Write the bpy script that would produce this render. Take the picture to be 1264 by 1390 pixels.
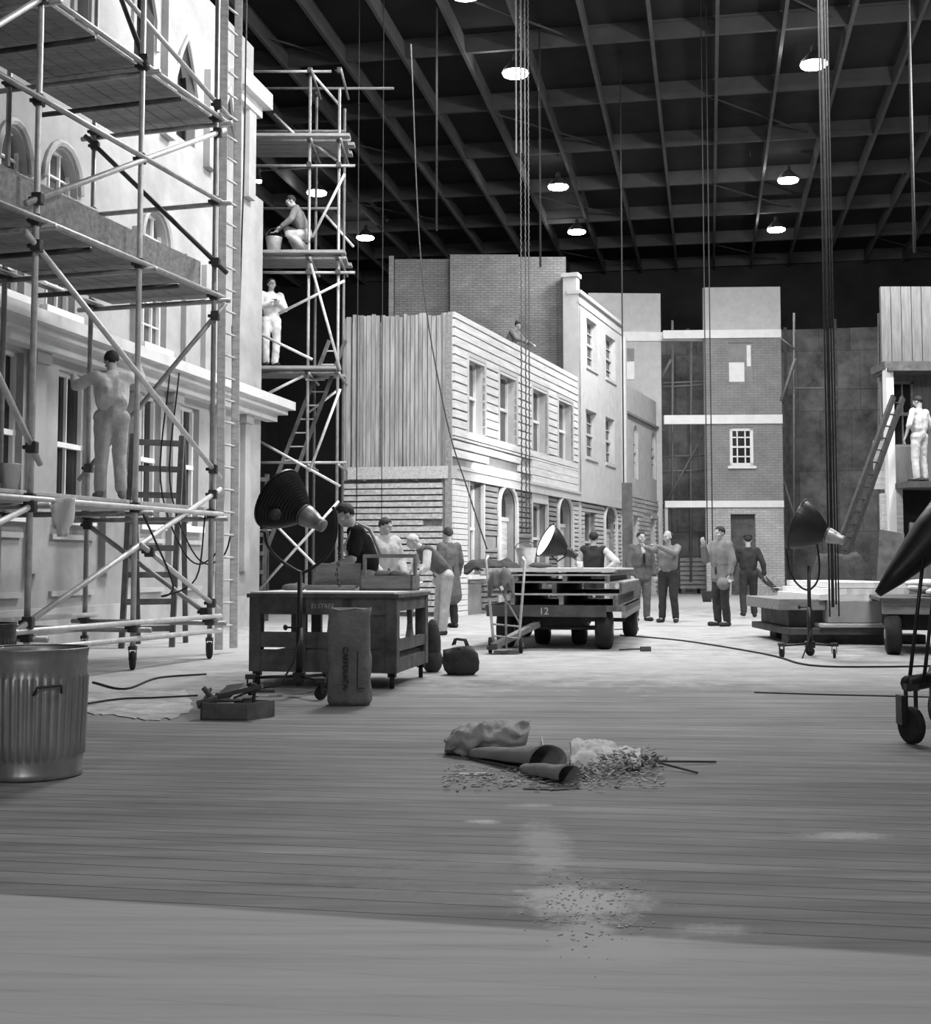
import bpy, math, random
from mathutils import Vector, Matrix, Euler, noise
random.seed(7)
for o in list(bpy.data.objects): bpy.data.objects.remove(o)
scene = bpy.context.scene
C = scene.collection
PI = math.pi
# ------------------------------------------------------------------ camera
F = 1750.0; TILT = math.radians(3.86); CH = 1.1
cd = bpy.data.cameras.new('camera'); cam = bpy.data.objects.new('camera', cd); C.objects.link(cam)
cam.location = (0, 0, CH); cam.rotation_euler = (PI/2 + TILT, 0, 0)
cd.sensor_fit = 'HORIZONTAL'; cd.sensor_width = 36; cd.lens = 36*F/1264
cd.shift_y = -45/1264; cd.clip_end = 300; cd.clip_start = .1
scene.camera = cam
# ------------------------------------------------------------------ world, exposure
scene.view_settings.view_transform = 'Standard'; scene.view_settings.look = 'None'
scene.view_settings.gamma = 1; scene.view_settings.use_curve_mapping = False
scene.view_settings.exposure = 0.0
w = bpy.data.worlds.new('world'); scene.world = w; w.use_nodes = True
w.node_tree.nodes['Background'].inputs[0].default_value = (.5, .5, .5, 1)
w.node_tree.nodes['Background'].inputs[1].default_value = 0.035
def light(name, kind, loc, target, power, size=1.0, spot=60, blend=.6, parent=None):
    l = bpy.data.lights.new(name, kind); l.energy = power
    if kind == 'AREA': l.size = size; l.shape = 'DISK'
    else: l.shadow_soft_size = size
    if kind == 'SPOT': l.spot_size = math.radians(spot); l.spot_blend = blend
    o = bpy.data.objects.new(name, l); C.objects.link(o); o.location = loc
    o.rotation_euler = (Vector(target)-Vector(loc)).to_track_quat('-Z', 'Y').to_euler()
    return o
# added unseen area lights for the sets and floor, then a studio spot
light('fill_left_set', 'AREA', (5.5, 11, 9.5), (-4.4, 20.5, 2.8), 430, 1.4)
light('fill_street_set', 'AREA', (10.5, 23, 10), (2.0, 31, 3.2), 1150, 1.5)
light('fill_yard', 'AREA', (1, 20, 13), (0, 21, 0), 1800, 3)
light('fill_far_yard', 'AREA', (7, 36, 13), (7, 41, 0), 1500, 3)
light('fill_gable', 'AREA', (-1.5, 17, 9), (-1.5, 28, 3), 190, 1.5)
light('fill_front', 'AREA', (1.0, 3.5, 9), (0, 8.5, 0), 150, 2)
light('fill_entry', 'AREA', (-2.5, -1.5, 3.6), (-1.6, 2.6, 0), 110, 1.0)
light('fill_right_pile', 'AREA', (4.5, 13.5, 9), (7.2, 18.6, .8), 330, 1.2)
light('spot_house_corner', 'SPOT', (9.0, 21, 8), (1.2, 30.0, 3.3), 12000, .3, 17, 1.0)

# ------------------------------------------------------------------ helpers
cT, sT = math.cos(TILT), math.sin(TILT)
def ray(px, py):
    u = (px-632)/F; v = (650-py)/F
    return Vector((u, cT-v*sT, sT+v*cT))
def at(px, py, Y):
    d = ray(px, py); t = Y/d.y
    return Vector((d.x*t, Y, CH+d.z*t))
def g(px, py, z=0.0):
    d = ray(px, py); t = (z-CH)/d.z
    return Vector((d.x*t, d.y*t, z))
def zat(py, Y): return at(632, py, Y).z
def xat(px, Y, py=768): return at(px, py, Y).x
def wuv(O, a, px, py):
    d = ray(px, py); n = Vector((-math.sin(a), math.cos(a))); e = Vector((math.cos(a), math.sin(a)))
    t = (O[0]*n.x+O[1]*n.y)/(d.x*n.x+d.y*n.y)
    return ((d.x*t-O[0])*e.x+(d.y*t-O[1])*e.y, CH+t*d.z)

def mat(name, v, rough=.8, var=.25, scale=3.0, metal=0.0, bump=.15, emit=0, stretch=(1, 1, 1), spec=.3, coords='Object', fine=0.0):
    m = bpy.data.materials.new(name); m.use_nodes = True
    nt = m.node_tree; N = nt.nodes; L = nt.links; b = N['Principled BSDF']
    b.inputs['Roughness'].default_value = rough; b.inputs['Metallic'].default_value = metal
    b.inputs['Specular IOR Level'].default_value = spec
    tc = N.new('ShaderNodeTexCoord'); mp = N.new('ShaderNodeMapping'); mp.inputs['Scale'].default_value = stretch
    L.new(tc.outputs[coords], mp.inputs['Vector'])
    nz = N.new('ShaderNodeTexNoise'); nz.inputs['Scale'].default_value = scale; nz.inputs['Detail'].default_value = 8
    nz.inputs['Roughness'].default_value = .65
    L.new(mp.outputs[0], nz.inputs['Vector'])
    r = N.new('ShaderNodeMapRange'); r.inputs[1].default_value = .28; r.inputs[2].default_value = .72
    r.inputs[3].default_value = v*(1-var); r.inputs[4].default_value = min(.95, v*(1+var))
    L.new(nz.outputs[0], r.inputs[0]); L.new(r.outputs[0], b.inputs['Base Color'])
    if bump:
        bp = N.new('ShaderNodeBump'); bp.inputs['Strength'].default_value = bump; bp.inputs['Distance'].default_value = .03
        L.new(nz.outputs[0], bp.inputs['Height']); L.new(bp.outputs[0], b.inputs['Normal'])
    if emit:
        b.inputs['Emission Color'].default_value = (1, 1, 1, 1); b.inputs['Emission Strength'].default_value = emit
    return m
def brickmat(name, v1, v2, mortar, sx, sy, msize=.01, offset=.5, rough=.85, axis='XZ', rot=0, bump=.3, var=.3, stain=.6):
    m = bpy.data.materials.new(name); m.use_nodes = True
    nt = m.node_tree; N = nt.nodes; L = nt.links; b = N['Principled BSDF']; b.inputs['Roughness'].default_value = rough
    b.inputs['Specular IOR Level'].default_value = .3
    tc = N.new('ShaderNodeTexCoord'); mp = N.new('ShaderNodeMapping'); mp.inputs['Location'].default_value = (0, 0, 0) if axis == 'XZ' else (13.3, 0, 0)
    L.new(tc.outputs['Object'], mp.inputs['Vector'])
    if axis == 'XZ': mp.inputs['Rotation'].default_value = (-PI/2, 0, 0)
    else: mp.inputs['Rotation'].default_value = (0, 0, rot)
    br = N.new('ShaderNodeTexBrick'); br.inputs['Scale'].default_value = 1
    br.inputs['Color1'].default_value = (v1,)*3+(1,); br.inputs['Color2'].default_value = (v2,)*3+(1,)
    br.inputs['Mortar'].default_value = (mortar,)*3+(1,); br.inputs['Mortar Size'].default_value = msize
    br.inputs['Brick Width'].default_value = sx; br.inputs['Row Height'].default_value = sy; br.offset = offset
    L.new(mp.outputs[0], br.inputs['Vector'])
    nz = N.new('ShaderNodeTexNoise'); nz.inputs['Scale'].default_value = stain; nz.inputs['Detail'].default_value = 9; nz.inputs['Roughness'].default_value = .7
    L.new(mp.outputs[0], nz.inputs['Vector'])
    r = N.new('ShaderNodeMapRange'); r.inputs[1].default_value = .3; r.inputs[2].default_value = .7
    r.inputs[3].default_value = 1-var; r.inputs[4].default_value = 1+var
    L.new(nz.outputs[0], r.inputs[0])
    mx = N.new('ShaderNodeMix'); mx.data_type = 'RGBA'; mx.blend_type = 'MULTIPLY'; mx.inputs[0].default_value = 1
    L.new(br.outputs['Color'], mx.inputs[6]); L.new(r.outputs[0], mx.inputs[7]); L.new(mx.outputs[2], b.inputs['Base Color'])
    bp = N.new('ShaderNodeBump'); bp.inputs['Strength'].default_value = bump; bp.inputs['Distance'].default_value = .01; bp.invert = True
    L.new(br.outputs['Fac'], bp.inputs['Height']); L.new(bp.outputs[0], b.inputs['Normal'])
    return m
M = {}
M['plaster'] = mat('plaster', .66, .9, .15, 1.2, bump=.3)
M['stucco'] = mat('stucco', .34, .9, .3, .9, bump=.35)
M['stucco_trim'] = mat('stucco_trim', .52, .8, .2, 1.5)
M['plaster_dirty'] = mat('plaster_dirty', .42, .9, .35, 1.0, bump=.3)
M['white_paint'] = mat('white_paint', .78, .6, .08, 3)
M['cream'] = mat('cream', .5, .8, .12, 2)
M['grey_paint'] = mat('grey_paint', .25, .8, .25, 2)
M['steel'] = mat('steel', .34, .45, .3, 9, metal=.5, spec=.5)
M['steel_light'] = mat('steel_light', .6, .45, .25, 9, metal=.35, spec=.5)
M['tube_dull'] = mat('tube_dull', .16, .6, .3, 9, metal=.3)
M['steel_dark'] = mat('steel_dark', .06, .5, .4, 9, metal=.4, spec=.5)
M['black_metal'] = mat('black_metal', .022, .42, .4, 6, metal=.2, spec=.5)
M['rubber'] = mat('rubber', .03, .8, .4, 10)
M['wood'] = mat('wood', .26, .85, .4, 3, stretch=(1, 6, 6), bump=.25)
M['wood_light'] = mat('wood_light', .5, .85, .3, 3, stretch=(1, 7, 7), bump=.2)
M['wood_dark'] = mat('wood_dark', .10, .85, .45, 4, bump=.3)
M['table_wood'] = mat('table_wood', .14, .8, .5, 5, bump=.3)
M['slat_v'] = mat('slat_v', .36, .85, .45, 2.2, stretch=(5, 5, .5), bump=.25)
M['slat_h'] = mat('slat_h', .62, .85, .2, 2.2, stretch=(.6, 5, 6), bump=.2)
M['slat_h_dim'] = mat('slat_h_dim', .48, .85, .4, 2.2, stretch=(.5, 5, 6), bump=.2)
M['slat_brown'] = mat('slat_brown', .22, .85, .5, 2.2, stretch=(.6, 5, 6), bump=.2)
M['backing'] = mat('backing', .05, .95, .4, 1)
M['render_wall'] = mat('render_wall', .5, .9, .12, 3, bump=.2)
M['pane'] = mat('pane', .02, .12, .3, 1, spec=.5, bump=0)
M['pane_grey'] = mat('pane_grey', .09, .2, .4, 1.5, spec=.5, bump=.02)
M['dark'] = mat('dark', .02, .9, .5, 2)
M['brick_flat'] = brickmat('brick_flat', .21, .17, .12, .23, .075, .012, stain=.7, var=.35)
M['brick_pale'] = brickmat('brick_pale', .5, .42, .33, .3, .1, .014, stain=1.2, var=.2)
M['brick_far'] = brickmat('brick_far', .27, .24, .2, .3, .1, .012, stain=1.2, var=.2)
M['paper_bag'] = mat('paper_bag', .36, .85, .25, 6, bump=.6)
M['board_grey'] = mat('board_grey', .16, .85, .3, 3, stretch=(6, 6, .7))
M['sheet_grey'] = mat('sheet_grey', .25, .85, .2, 5, bump=.3)
M['paper'] = mat('paper', .8, .7, .06, 4)
M['canvas'] = mat('canvas', .055, .9, .4, 8, bump=.6)
M['tarp'] = mat('tarp', .2, .9, .4, 5, bump=.6)
M['galv'] = mat('galv', .42, .42, .3, 7, metal=.7, spec=.5, stretch=(1, 1, .3))
M['glow'] = mat('glow', .9, .5, 0, 1, emit=22, bump=0)
M['glow_soft'] = mat('glow_soft', .9, .5, 0, 1, emit=5, bump=0)
M['rope'] = mat('rope', .17, .9, .3, 20)
M['rope_dark'] = mat('rope_dark', .05, .9, .3, 20)
M['roof'] = mat('roof', .02, .9, .5, .5)
M['purlin'] = mat('purlin', .07, .8, .3, 1)
M['hall_wall'] = mat('hall_wall', .03, .95, .5, .4)
M['skin'] = mat('skin', .42, .6, .1, 8, bump=.05)
M['hair'] = mat('hair', .03, .6, .5, 30, bump=.5)
M['hair_grey'] = mat('hair_grey', .5, .6, .3, 30, bump=.5)
for nm, v in (('white', .62), ('pale', .45), ('mid', .2), ('grey', .11), ('darkc', .035), ('black', .012)):
    M['cloth_'+nm] = mat('cloth_'+nm, v, .92, .22, 7, bump=.7)
M['ink'] = mat('ink', .04, .8, .2, 8)
M['chalk'] = mat('chalk', .6, .8, .2, 8)
M['ply'] = brickmat('ply', .15, .10, .07, 1.25, 2.5, .012, offset=.3, var=.65, stain=.9)

def smooth_path(pts, k=6):
    P = [Vector(p) for p in pts]
    if len(P) < 3: return P
    P = [P[0]*2-P[1]]+P+[P[-1]*2-P[-2]]; out = []
    for a, b, c, d in zip(P, P[1:], P[2:], P[3:]):
        for i in range(k):
            t = i/k; out.append(.5*((2*b)+(c-a)*t+(2*a-5*b+4*c-d)*t*t+(3*b-a-3*c+d)*t**3))
    return out+[P[-2]]
class MB:
    def __init__(s): s.v = []; s.f = []; s.X = Matrix.Identity(4)
    def add(s, vs, fs):
        n = len(s.v)
        s.v += [s.X @ Vector(p) for p in vs]; s.f += [tuple(i+n for i in f) for f in fs]; return s
    def box(s, x0, x1, y0, y1, z0, z1):
        return s.add([(x0, y0, z0), (x1, y0, z0), (x1, y1, z0), (x0, y1, z0), (x0, y0, z1), (x1, y0, z1), (x1, y1, z1), (x0, y1, z1)],
                     [(0, 3, 2, 1), (4, 5, 6, 7), (0, 1, 5, 4), (1, 2, 6, 5), (2, 3, 7, 6), (3, 0, 4, 7)])
    def beam(s, a, b, w, h, up=(0, 0, 1)):
        a, b = Vector(a), Vector(b); d = (b-a).normalized(); up = Vector(up)
        if abs(d.dot(up)) > .98: up = Vector((0, 1, 0))
        sx = d.cross(up).normalized(); uz = sx.cross(d).normalized()
        vs = [p+sx*(i*w/2)+uz*(j*h/2) for p in (a, b) for i, j in ((-1, -1), (1, -1), (1, 1), (-1, 1))]
        return s.add(vs, [(0, 1, 2, 3), (7, 6, 5, 4), (0, 4, 5, 1), (1, 5, 6, 2), (2, 6, 7, 3), (3, 7, 4, 0)])
    def tube(s, pts, r, n=8):
        pts = [Vector(p) for p in pts]; rs = r if isinstance(r, (list, tuple)) else [r]*len(pts)
        vs = []; prev = None
        for i, p in enumerate(pts):
            d = (pts[min(i+1, len(pts)-1)]-pts[max(i-1, 0)]).normalized()
            if prev is None:
                up = Vector((0, 0, 1)) if abs(d.z) < .9 else Vector((1, 0, 0)); a = d.cross(up).normalized()
            else: a = (prev-d*prev.dot(d)).normalized()
            prev = a; b = d.cross(a)
            vs += [p+(a*math.cos(2*PI*k/n)+b*math.sin(2*PI*k/n))*rs[i] for k in range(n)]
        m = len(pts)
        fs = [(i*n+k, i*n+(k+1) % n, (i+1)*n+(k+1) % n, (i+1)*n+k) for i in range(m-1) for k in range(n)]
        fs += [tuple(range(n))[::-1], tuple((m-1)*n+k for k in range(n))]
        return s.add(vs, fs)
    def lathe(s, prof, o=(0, 0, 0), axis=(0, 0, 1), n=24, ripple=None, caps=True):
        q = Vector((0, 0, 1)).rotation_difference(Vector(axis).normalized()); o = Vector(o); vs = []
        for r, z in prof:
            for k in range(n):
                a = 2*PI*k/n; rr = r*(ripple(a, z) if ripple else 1)
                vs.append(o+q @ Vector((rr*math.cos(a), rr*math.sin(a), z)))
        fs = [(i*n+k, i*n+(k+1) % n, (i+1)*n+(k+1) % n, (i+1)*n+k) for i in range(len(prof)-1) for k in range(n)]
        if caps: fs += [tuple(range(n))[::-1], tuple((len(prof)-1)*n+k for k in range(n))]
        return s.add(vs, fs)
    def capsule(s, p0, p1, r0, r1, n=12):
        p0, p1 = Vector(p0), Vector(p1); L = (p1-p0).length
        if L < 1e-5: p1 = p0+Vector((0, 0, 1e-4)); L = 1e-4
        pr = [(r0*math.cos(t), r0*math.sin(t)) for t in (-1.45, -1.1, -.7, -.35, 0)]+[(r1*math.cos(t), L+r1*math.sin(t)) for t in (0, .35, .7, 1.1, 1.45)]
        return s.lathe(pr, p0, p1-p0, n)
    def ball(s, c, r, R=None, n=14):
        R = R or Matrix.Identity(3); vs = []; rows = 9
        for i in range(rows+1):
            t = -PI/2+PI*(i+.001*(i == 0)-.001*(i == rows))/rows
            for k in range(n):
                a = 2*PI*k/n
                vs.append(Vector(c)+R @ Vector((r[0]*math.cos(t)*math.cos(a), r[1]*math.cos(t)*math.sin(a), r[2]*math.sin(t))))
        fs = [(i*n+k, i*n+(k+1) % n, (i+1)*n+(k+1) % n, (i+1)*n+k) for i in range(rows) for k in range(n)]
        fs += [tuple(range(n))[::-1], tuple(rows*n+k for k in range(n))]
        return s.add(vs, fs)
    def prism(s, poly, y0, y1):       # polygon in x,z
        n = len(poly)
        vs = [(x, y0, z) for x, z in poly]+[(x, y1, z) for x, z in poly]
        fs = [tuple(range(n)), tuple(range(2*n-1, n-1, -1))]+[(k, k+n, (k+1) % n+n, (k+1) % n) for k in range(n)]
        return s.add(vs, fs)
    def build(s, name, m, parent=None, smooth=False, world=False, label=None, bevel=0):
        me = bpy.data.meshes.new(name)
        vs = s.v
        if world and parent is not None:
            I = pmat(parent).inverted(); vs = [I @ p for p in vs]
        me.from_pydata([tuple(p) for p in vs], [], s.f); me.validate(); me.update()
        if smooth:
            for p in me.polygons: p.use_smooth = True
        o = bpy.data.objects.new(name, me); C.objects.link(o)
        me.materials.append(M[m] if isinstance(m, str) else m)
        if parent is not None: o.parent = parent
        if label: o['label'] = label
        if bevel:
            b = o.modifiers.new('bevel', 'BEVEL'); b.width = bevel; b.segments = 2; b.limit_method = 'ANGLE'
        return o
def pmat(o):
    m = Matrix.LocRotScale(o.location, o.rotation_euler, o.scale)
    return (pmat(o.parent) @ m) if o.parent else m
def empty(name, loc, rz=0):
    o = bpy.data.objects.new(name, None); C.objects.link(o); o.location = loc; o.rotation_euler = (0, 0, rz); o.empty_display_size = .1; return o
def tag(o, label, cat, group=None, kind=None):
    o['label'] = label; o['category'] = cat
    if group: o['group'] = group
    if kind: o['kind'] = kind
    return o
def thing(name, label, cat, loc=(0, 0, 0), rz=0, group=None): return tag(empty(name, loc, rz), label, cat, group)
def centred(mb, name, m, smooth=False, **k):
    """top-level single mesh with its origin at the base of its vertices (mb in world coords)"""
    x = sum(p.x for p in mb.v)/len(mb.v); y = sum(p.y for p in mb.v)/len(mb.v); z = min(p.z for p in mb.v)
    mb.v = [p-Vector((x, y, z)) for p in mb.v]
    o = mb.build(name, m, smooth=smooth, **k); o.location = (x, y, z); return o
def struct(mb, name, m, smooth=False):
    o = mb.build(name, m, smooth=smooth); o['kind'] = 'structure'; return o
def copy_tree(o, parent=None):
    c = o.copy(); C.objects.link(c)
    if parent is not None: c.parent = parent
    for ch in [x for x in bpy.data.objects if x.parent == o]: copy_tree(ch, c)
    return c
def text_mesh(txt, size, m, name, parent, loc, rot, extrude=.002, label=None):
    cu = bpy.data.curves.new('t', 'FONT'); cu.body = txt; cu.size = size; cu.extrude = extrude; cu.align_x = 'CENTER'; cu.align_y = 'CENTER'
    o = bpy.data.objects.new('t', cu); C.objects.link(o)
    dg = bpy.context.evaluated_depsgraph_get(); me = bpy.data.meshes.new_from_object(o.evaluated_get(dg))
    bpy.data.objects.remove(o)
    me.name = name; n = bpy.data.objects.new(name, me); C.objects.link(n); me.materials.clear(); me.materials.append(M[m])
    n.parent = parent; n.location = loc; n.rotation_euler = rot
    if label: n['label'] = label
    return n
def cuts(a, b, holes):
    out = [(a, b)]
    for h0, h1 in holes:
        nn = []
        for s, e in out:
            if h1 <= s or h0 >= e: nn.append((s, e)); continue
            if h0 > s: nn.append((s, h0))
            if h1 < e: nn.append((h1, e))
        out = nn
    return [(s, e) for s, e in out if e-s > .02]
def wall_holes(mb, u0, u1, z0, z1, y0, y1, holes):
    zs = sorted(set([z0, z1]+[min(max(h[2], z0), z1) for h in holes]+[min(max(h[3], z0), z1) for h in holes]))
    for a, b in zip(zs, zs[1:]):
        if b-a < 1e-4: continue
        c = (a+b)/2
        for s, e in cuts(u0, u1, [(h[0], h[1]) for h in holes if h[2] < c < h[3]]): mb.box(s, e, y0, y1, a, b)
    return mb
def boards_h(mb, u0, u1, z0, z1, y0, y1, pitch, gap, holes, seed=1, skip=0.0):
    R = random.Random(seed); z = z0
    while z < z1-.02:
        t = min(z+pitch-gap, z1); c = (z+t)/2
        for s, e in cuts(u0, u1, [(h[0], h[1]) for h in holes if h[2]-.01 < c < h[3]+.01]):
            p = s
            while p < e-.02:
                q = min(e, p+R.uniform(.8, 2.6))
                if R.random() > skip: mb.box(p, q-.006, y0-R.uniform(0, .008), y1, z+R.uniform(-.004, .004), t+R.uniform(-gap*.35, gap*.1))
                p = q
        z += pitch
    return mb
def arch_fill(mb, u0, u1, zs, zt, y0, y1, pointed=False, n=8):
    c = (u0+u1)/2; r = (u1-u0)/2; h = zt-zs
    def arc(t):   # t 0..1 from left spring to apex
        if pointed:
            a = t*PI/3; x = u1-(2*r)*math.cos(a); z = math.sin(a)/math.sin(PI/3)*h; return (min(x, c), zs+z)
        a = t*PI/2; return (c-r*math.cos(a), zs+h*math.sin(a))
    for i in range(n):
        p, q = arc(i/n), arc((i+1)/n)
        mb.prism([p, q, (q[0], zt+.001), (p[0], zt+.001)], y0, y1)
        mb.prism([(2*c-q[0], q[1]), (2*c-p[0], p[1]), (2*c-p[0], zt+.001), (2*c-q[0], zt+.001)], y0, y1)
    return mb
def window(root, u0, u1, z0, z1, cols=2, rows=4, y=.12, fm='white_paint', pm='pane', t=.05, name='window', sill=True, arch=0, mid=True, bar=.022, label=None):
    f = MB()
    f.box(u0, u0+t, y-.04, y+.04, z0, z1).box(u1-t, u1, y-.04, y+.04, z0, z1).box(u0, u1, y-.04, y+.04, z0, z0+t).box(u0, u1, y-.04, y+.04, z1-t, z1)
    if mid: f.box(u0, u1, y-.05, y+.04, (z0+z1)/2-.035, (z0+z1)/2+.035)
    for i in range(1, cols): c = u0+(u1-u0)*i/cols; f.box(c-bar/2, c+bar/2, y-.025, y+.02, z0, z1)
    for i in range(1, rows): c = z0+(z1-z0)*i/rows; f.box(u0, u1, y-.025, y+.02, c-bar/2, c+bar/2)
    o = f.build(name, fm, root, label=label)
    MB().box(u0+.01, u1-.01, y+.02, y+.035, z0+.01, z1-.01).build('pane', pm, o)
    if sill: MB().box(u0-.08, u1+.08, -.1, y+.02, z0-.1, z0).build('sill', fm, o)
    return o

# ------------------------------------------------------------------ the hall
HR = -math.atan(.189)            # hall is turned a little to the camera
HD = Vector((math.sin(-HR), math.cos(HR), 0)); HL = Vector((math.cos(HR), math.sin(HR), 0))
def hall(a, b, z=0): return HL*a+HD*b+Vector((0, 0, z))
CZ = 15.0
def floor_material():
    m = brickmat('floor_boards', .215, .165, .06, 90, .15, .005, axis='XY', rot=-HR, var=.3, stain=.5, rough=.7)
    nt = m.node_tree; N = nt.nodes; L = nt.links; b = N['Principled BSDF']
    src = b.inputs['Base Color'].links[0].from_socket
    geo = N.new('ShaderNodeTexCoord')
    nz = N.new('ShaderNodeTexNoise'); nz.inputs['Scale'].default_value = 2.2; nz.inputs['Detail'].default_value = 10; nz.inputs['Roughness'].default_value = .75
    L.new(geo.outputs['Object'], nz.inputs['Vector'])
    st = N.new('ShaderNodeMapping'); st.inputs['Rotation'].default_value = (0, 0, -HR); st.inputs['Scale'].default_value = (.3, 6, 1)
    L.new(geo.outputs['Object'], st.inputs['Vector'])
    n2 = N.new('ShaderNodeTexNoise'); n2.inputs['Scale'].default_value = 1.3; n2.inputs['Detail'].default_value = 8; n2.inputs['Roughness'].default_value = .7
    L.new(st.outputs[0], n2.inputs['Vector'])
    def mix(a, bval, fac, bt='MIX'):
        x = N.new('ShaderNodeMix'); x.data_type = 'RGBA'; x.blend_type = bt
        if isinstance(fac, float): x.inputs[0].default_value = fac
        else: L.new(fac, x.inputs[0])
        L.new(a, x.inputs[6])
        if isinstance(bval, tuple): x.inputs[7].default_value = bval
        else: L.new(bval, x.inputs[7])
        return x.outputs[2]
    def rng(s, a, b_, c=0., d=1.):
        r = N.new('ShaderNodeMapRange'); r.inputs[1].default_value = a; r.inputs[2].default_value = b_; r.inputs[3].default_value = c; r.inputs[4].default_value = d
        L.new(s, r.inputs[0]); return r.outputs[0]
    def mul(a, b_):
        x = N.new('ShaderNodeMath'); x.operation = 'MULTIPLY'; L.new(a, x.inputs[0])
        if isinstance(b_, float): x.inputs[1].default_value = b_
        else: L.new(b_, x.inputs[1])
        return x.outputs[0]
    streak = rng(n2.outputs[0], .3, .7, .6, 1.45)
    col = mix(src, streak, 1.0, 'MULTIPLY')
    # plaster dust: blobs (x, y, rx, ry, strength)
    blobs = []
    for px, py, rx, ry, k in ((790, 1225, .2, .22, .75), (765, 1212, .14, .06, .8), (845, 1290, .22, .12, .6), (740, 1150, .10, .5, .35), (655, 1115, .07, .05, .7), (1150, 1134, .18, .07, .55),
                              (795, 1262, .10, .1, .5), (640, 1190, .5, .25, .15), (965, 1262, .12, .06, .4), (720, 1093, .1, .04, .4)):
        p = g(px, py); blobs.append((p.x, p.y, rx, ry, k))
    small = len(blobs)
    nf = N.new('ShaderNodeTexNoise'); nf.inputs['Scale'].default_value = 9; nf.inputs['Detail'].default_value = 10; nf.inputs['Roughness'].default_value = .8
    L.new(geo.outputs['Object'], nf.inputs['Vector'])
    # the trodden plaster yard round the sets
    blobs += [(-2.6, 17.5, 6.5, 5.5, .75), (4, 24, 8, 8, .62), (8, 42, 12, 14, .7), (-2, 27, 8, 8, .6), (2.6, 14.5, 4.5, 2.6, .42), (-3.6, 12.2, 1.6, 1.8, .55)]
    # a band of paler boards at the front
    for bi, (x, y, rx, ry, k) in enumerate(blobs):
        mp = N.new('ShaderNodeMapping'); mp.inputs['Location'].default_value = (-x/rx, -y/ry, 0); mp.inputs['Scale'].default_value = (1/rx, 1/ry, 0)
        L.new(geo.outputs['Object'], mp.inputs['Vector'])
        ln = N.new('ShaderNodeVectorMath'); ln.operation = 'LENGTH'; L.new(mp.outputs[0], ln.inputs[0])
        ad = N.new('ShaderNodeMath'); ad.operation = 'MULTIPLY_ADD'; L.new((nf if bi < small else nz).outputs[0], ad.inputs[0]); ad.inputs[1].default_value = -3.2 if bi < small else -2.2
        L.new(ln.outputs['Value'], ad.inputs[2])
        f = rng(ad.outputs[0], -1.15 if bi < small else -.75, -.35 if bi < small else .1, min(1, k*1.3) if bi < small else k, 0.)
        col = mix(col, (.5, .5, .5, 1), f)
    mp = N.new('ShaderNodeMapping'); mp.inputs['Rotation'].default_value = (0, 0, math.radians(13.5)); L.new(geo.outputs['Object'], mp.inputs['Vector'])
    sp = N.new('ShaderNodeSeparateXYZ'); L.new(mp.outputs[0], sp.inputs[0])
    p0 = g(0, 1213); yy = p0.x*math.sin(math.radians(13.5))+p0.y*math.cos(math.radians(13.5))
    f = mul(rng(sp.outputs[1], yy-.02, yy+.01, .9, 0.), rng(n2.outputs[0], .25, .6, .55, 1.))
    col = mix(col, (.46, .46, .46, 1), f)
    L.new(col, b.inputs['Base Color'])
    return m
M['floor'] = floor_material()
struct(MB().box(-40, 45, -8, 75, -.1, 0), 'floor', 'floor')
o = struct(MB().box(-32, 40, -8, 58.5, CZ, CZ+.2), 'ceiling', 'roof'); o.rotation_euler = (0, 0, HR)
o = struct(MB().box(-32, 40, 58.4, 58.8, 0, CZ+.2), 'wall_back', 'hall_wall'); o.rotation_euler = (0, 0, HR)
o = struct(MB().box(-20.4, -20, -4, 58.5, 0, CZ+.2), 'wall_left', 'hall_wall'); o.rotation_euler = (0, 0, HR)
o = struct(MB().box(27, 27.4, -4, 58.5, 0, CZ+.2), 'wall_right', 'hall_wall'); o.rotation_euler = (0, 0, HR)
mb = MB()
for k in range(-14, 18):
    a = 1.62*k+.35
    mb.box(a-.045, a+.045, 2, 58.4, CZ-.62, CZ-.52).box(a-.012, a+.012, 2, 58.4, CZ-.52, CZ-.1)
o = struct(mb, 'trim_1', mat('purlin_pale', .085, .8, .3, 1)); o.rotation_euler = (0, 0, HR)
mb = MB()
for k in range(13):
    y = 6.6+4.3*k
    hgt = .16 if k % 3 else .4
    mb.box(-20, 27, y-.06, y+.06, CZ-.5, CZ-.5+hgt).box(-20, 27, y-.02, y+.02, CZ-.42, CZ)
    if k < 12:
        for j in range(-2, 4) if k % 2 else ():
            x = j*6.5
            mb.beam((x, y, CZ-.45), (x+3.2, y+4.3, CZ-.3), .04, .04)
o = struct(mb, 'trim_2', M['purlin']); o.rotation_euler = (0, 0, HR)

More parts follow.
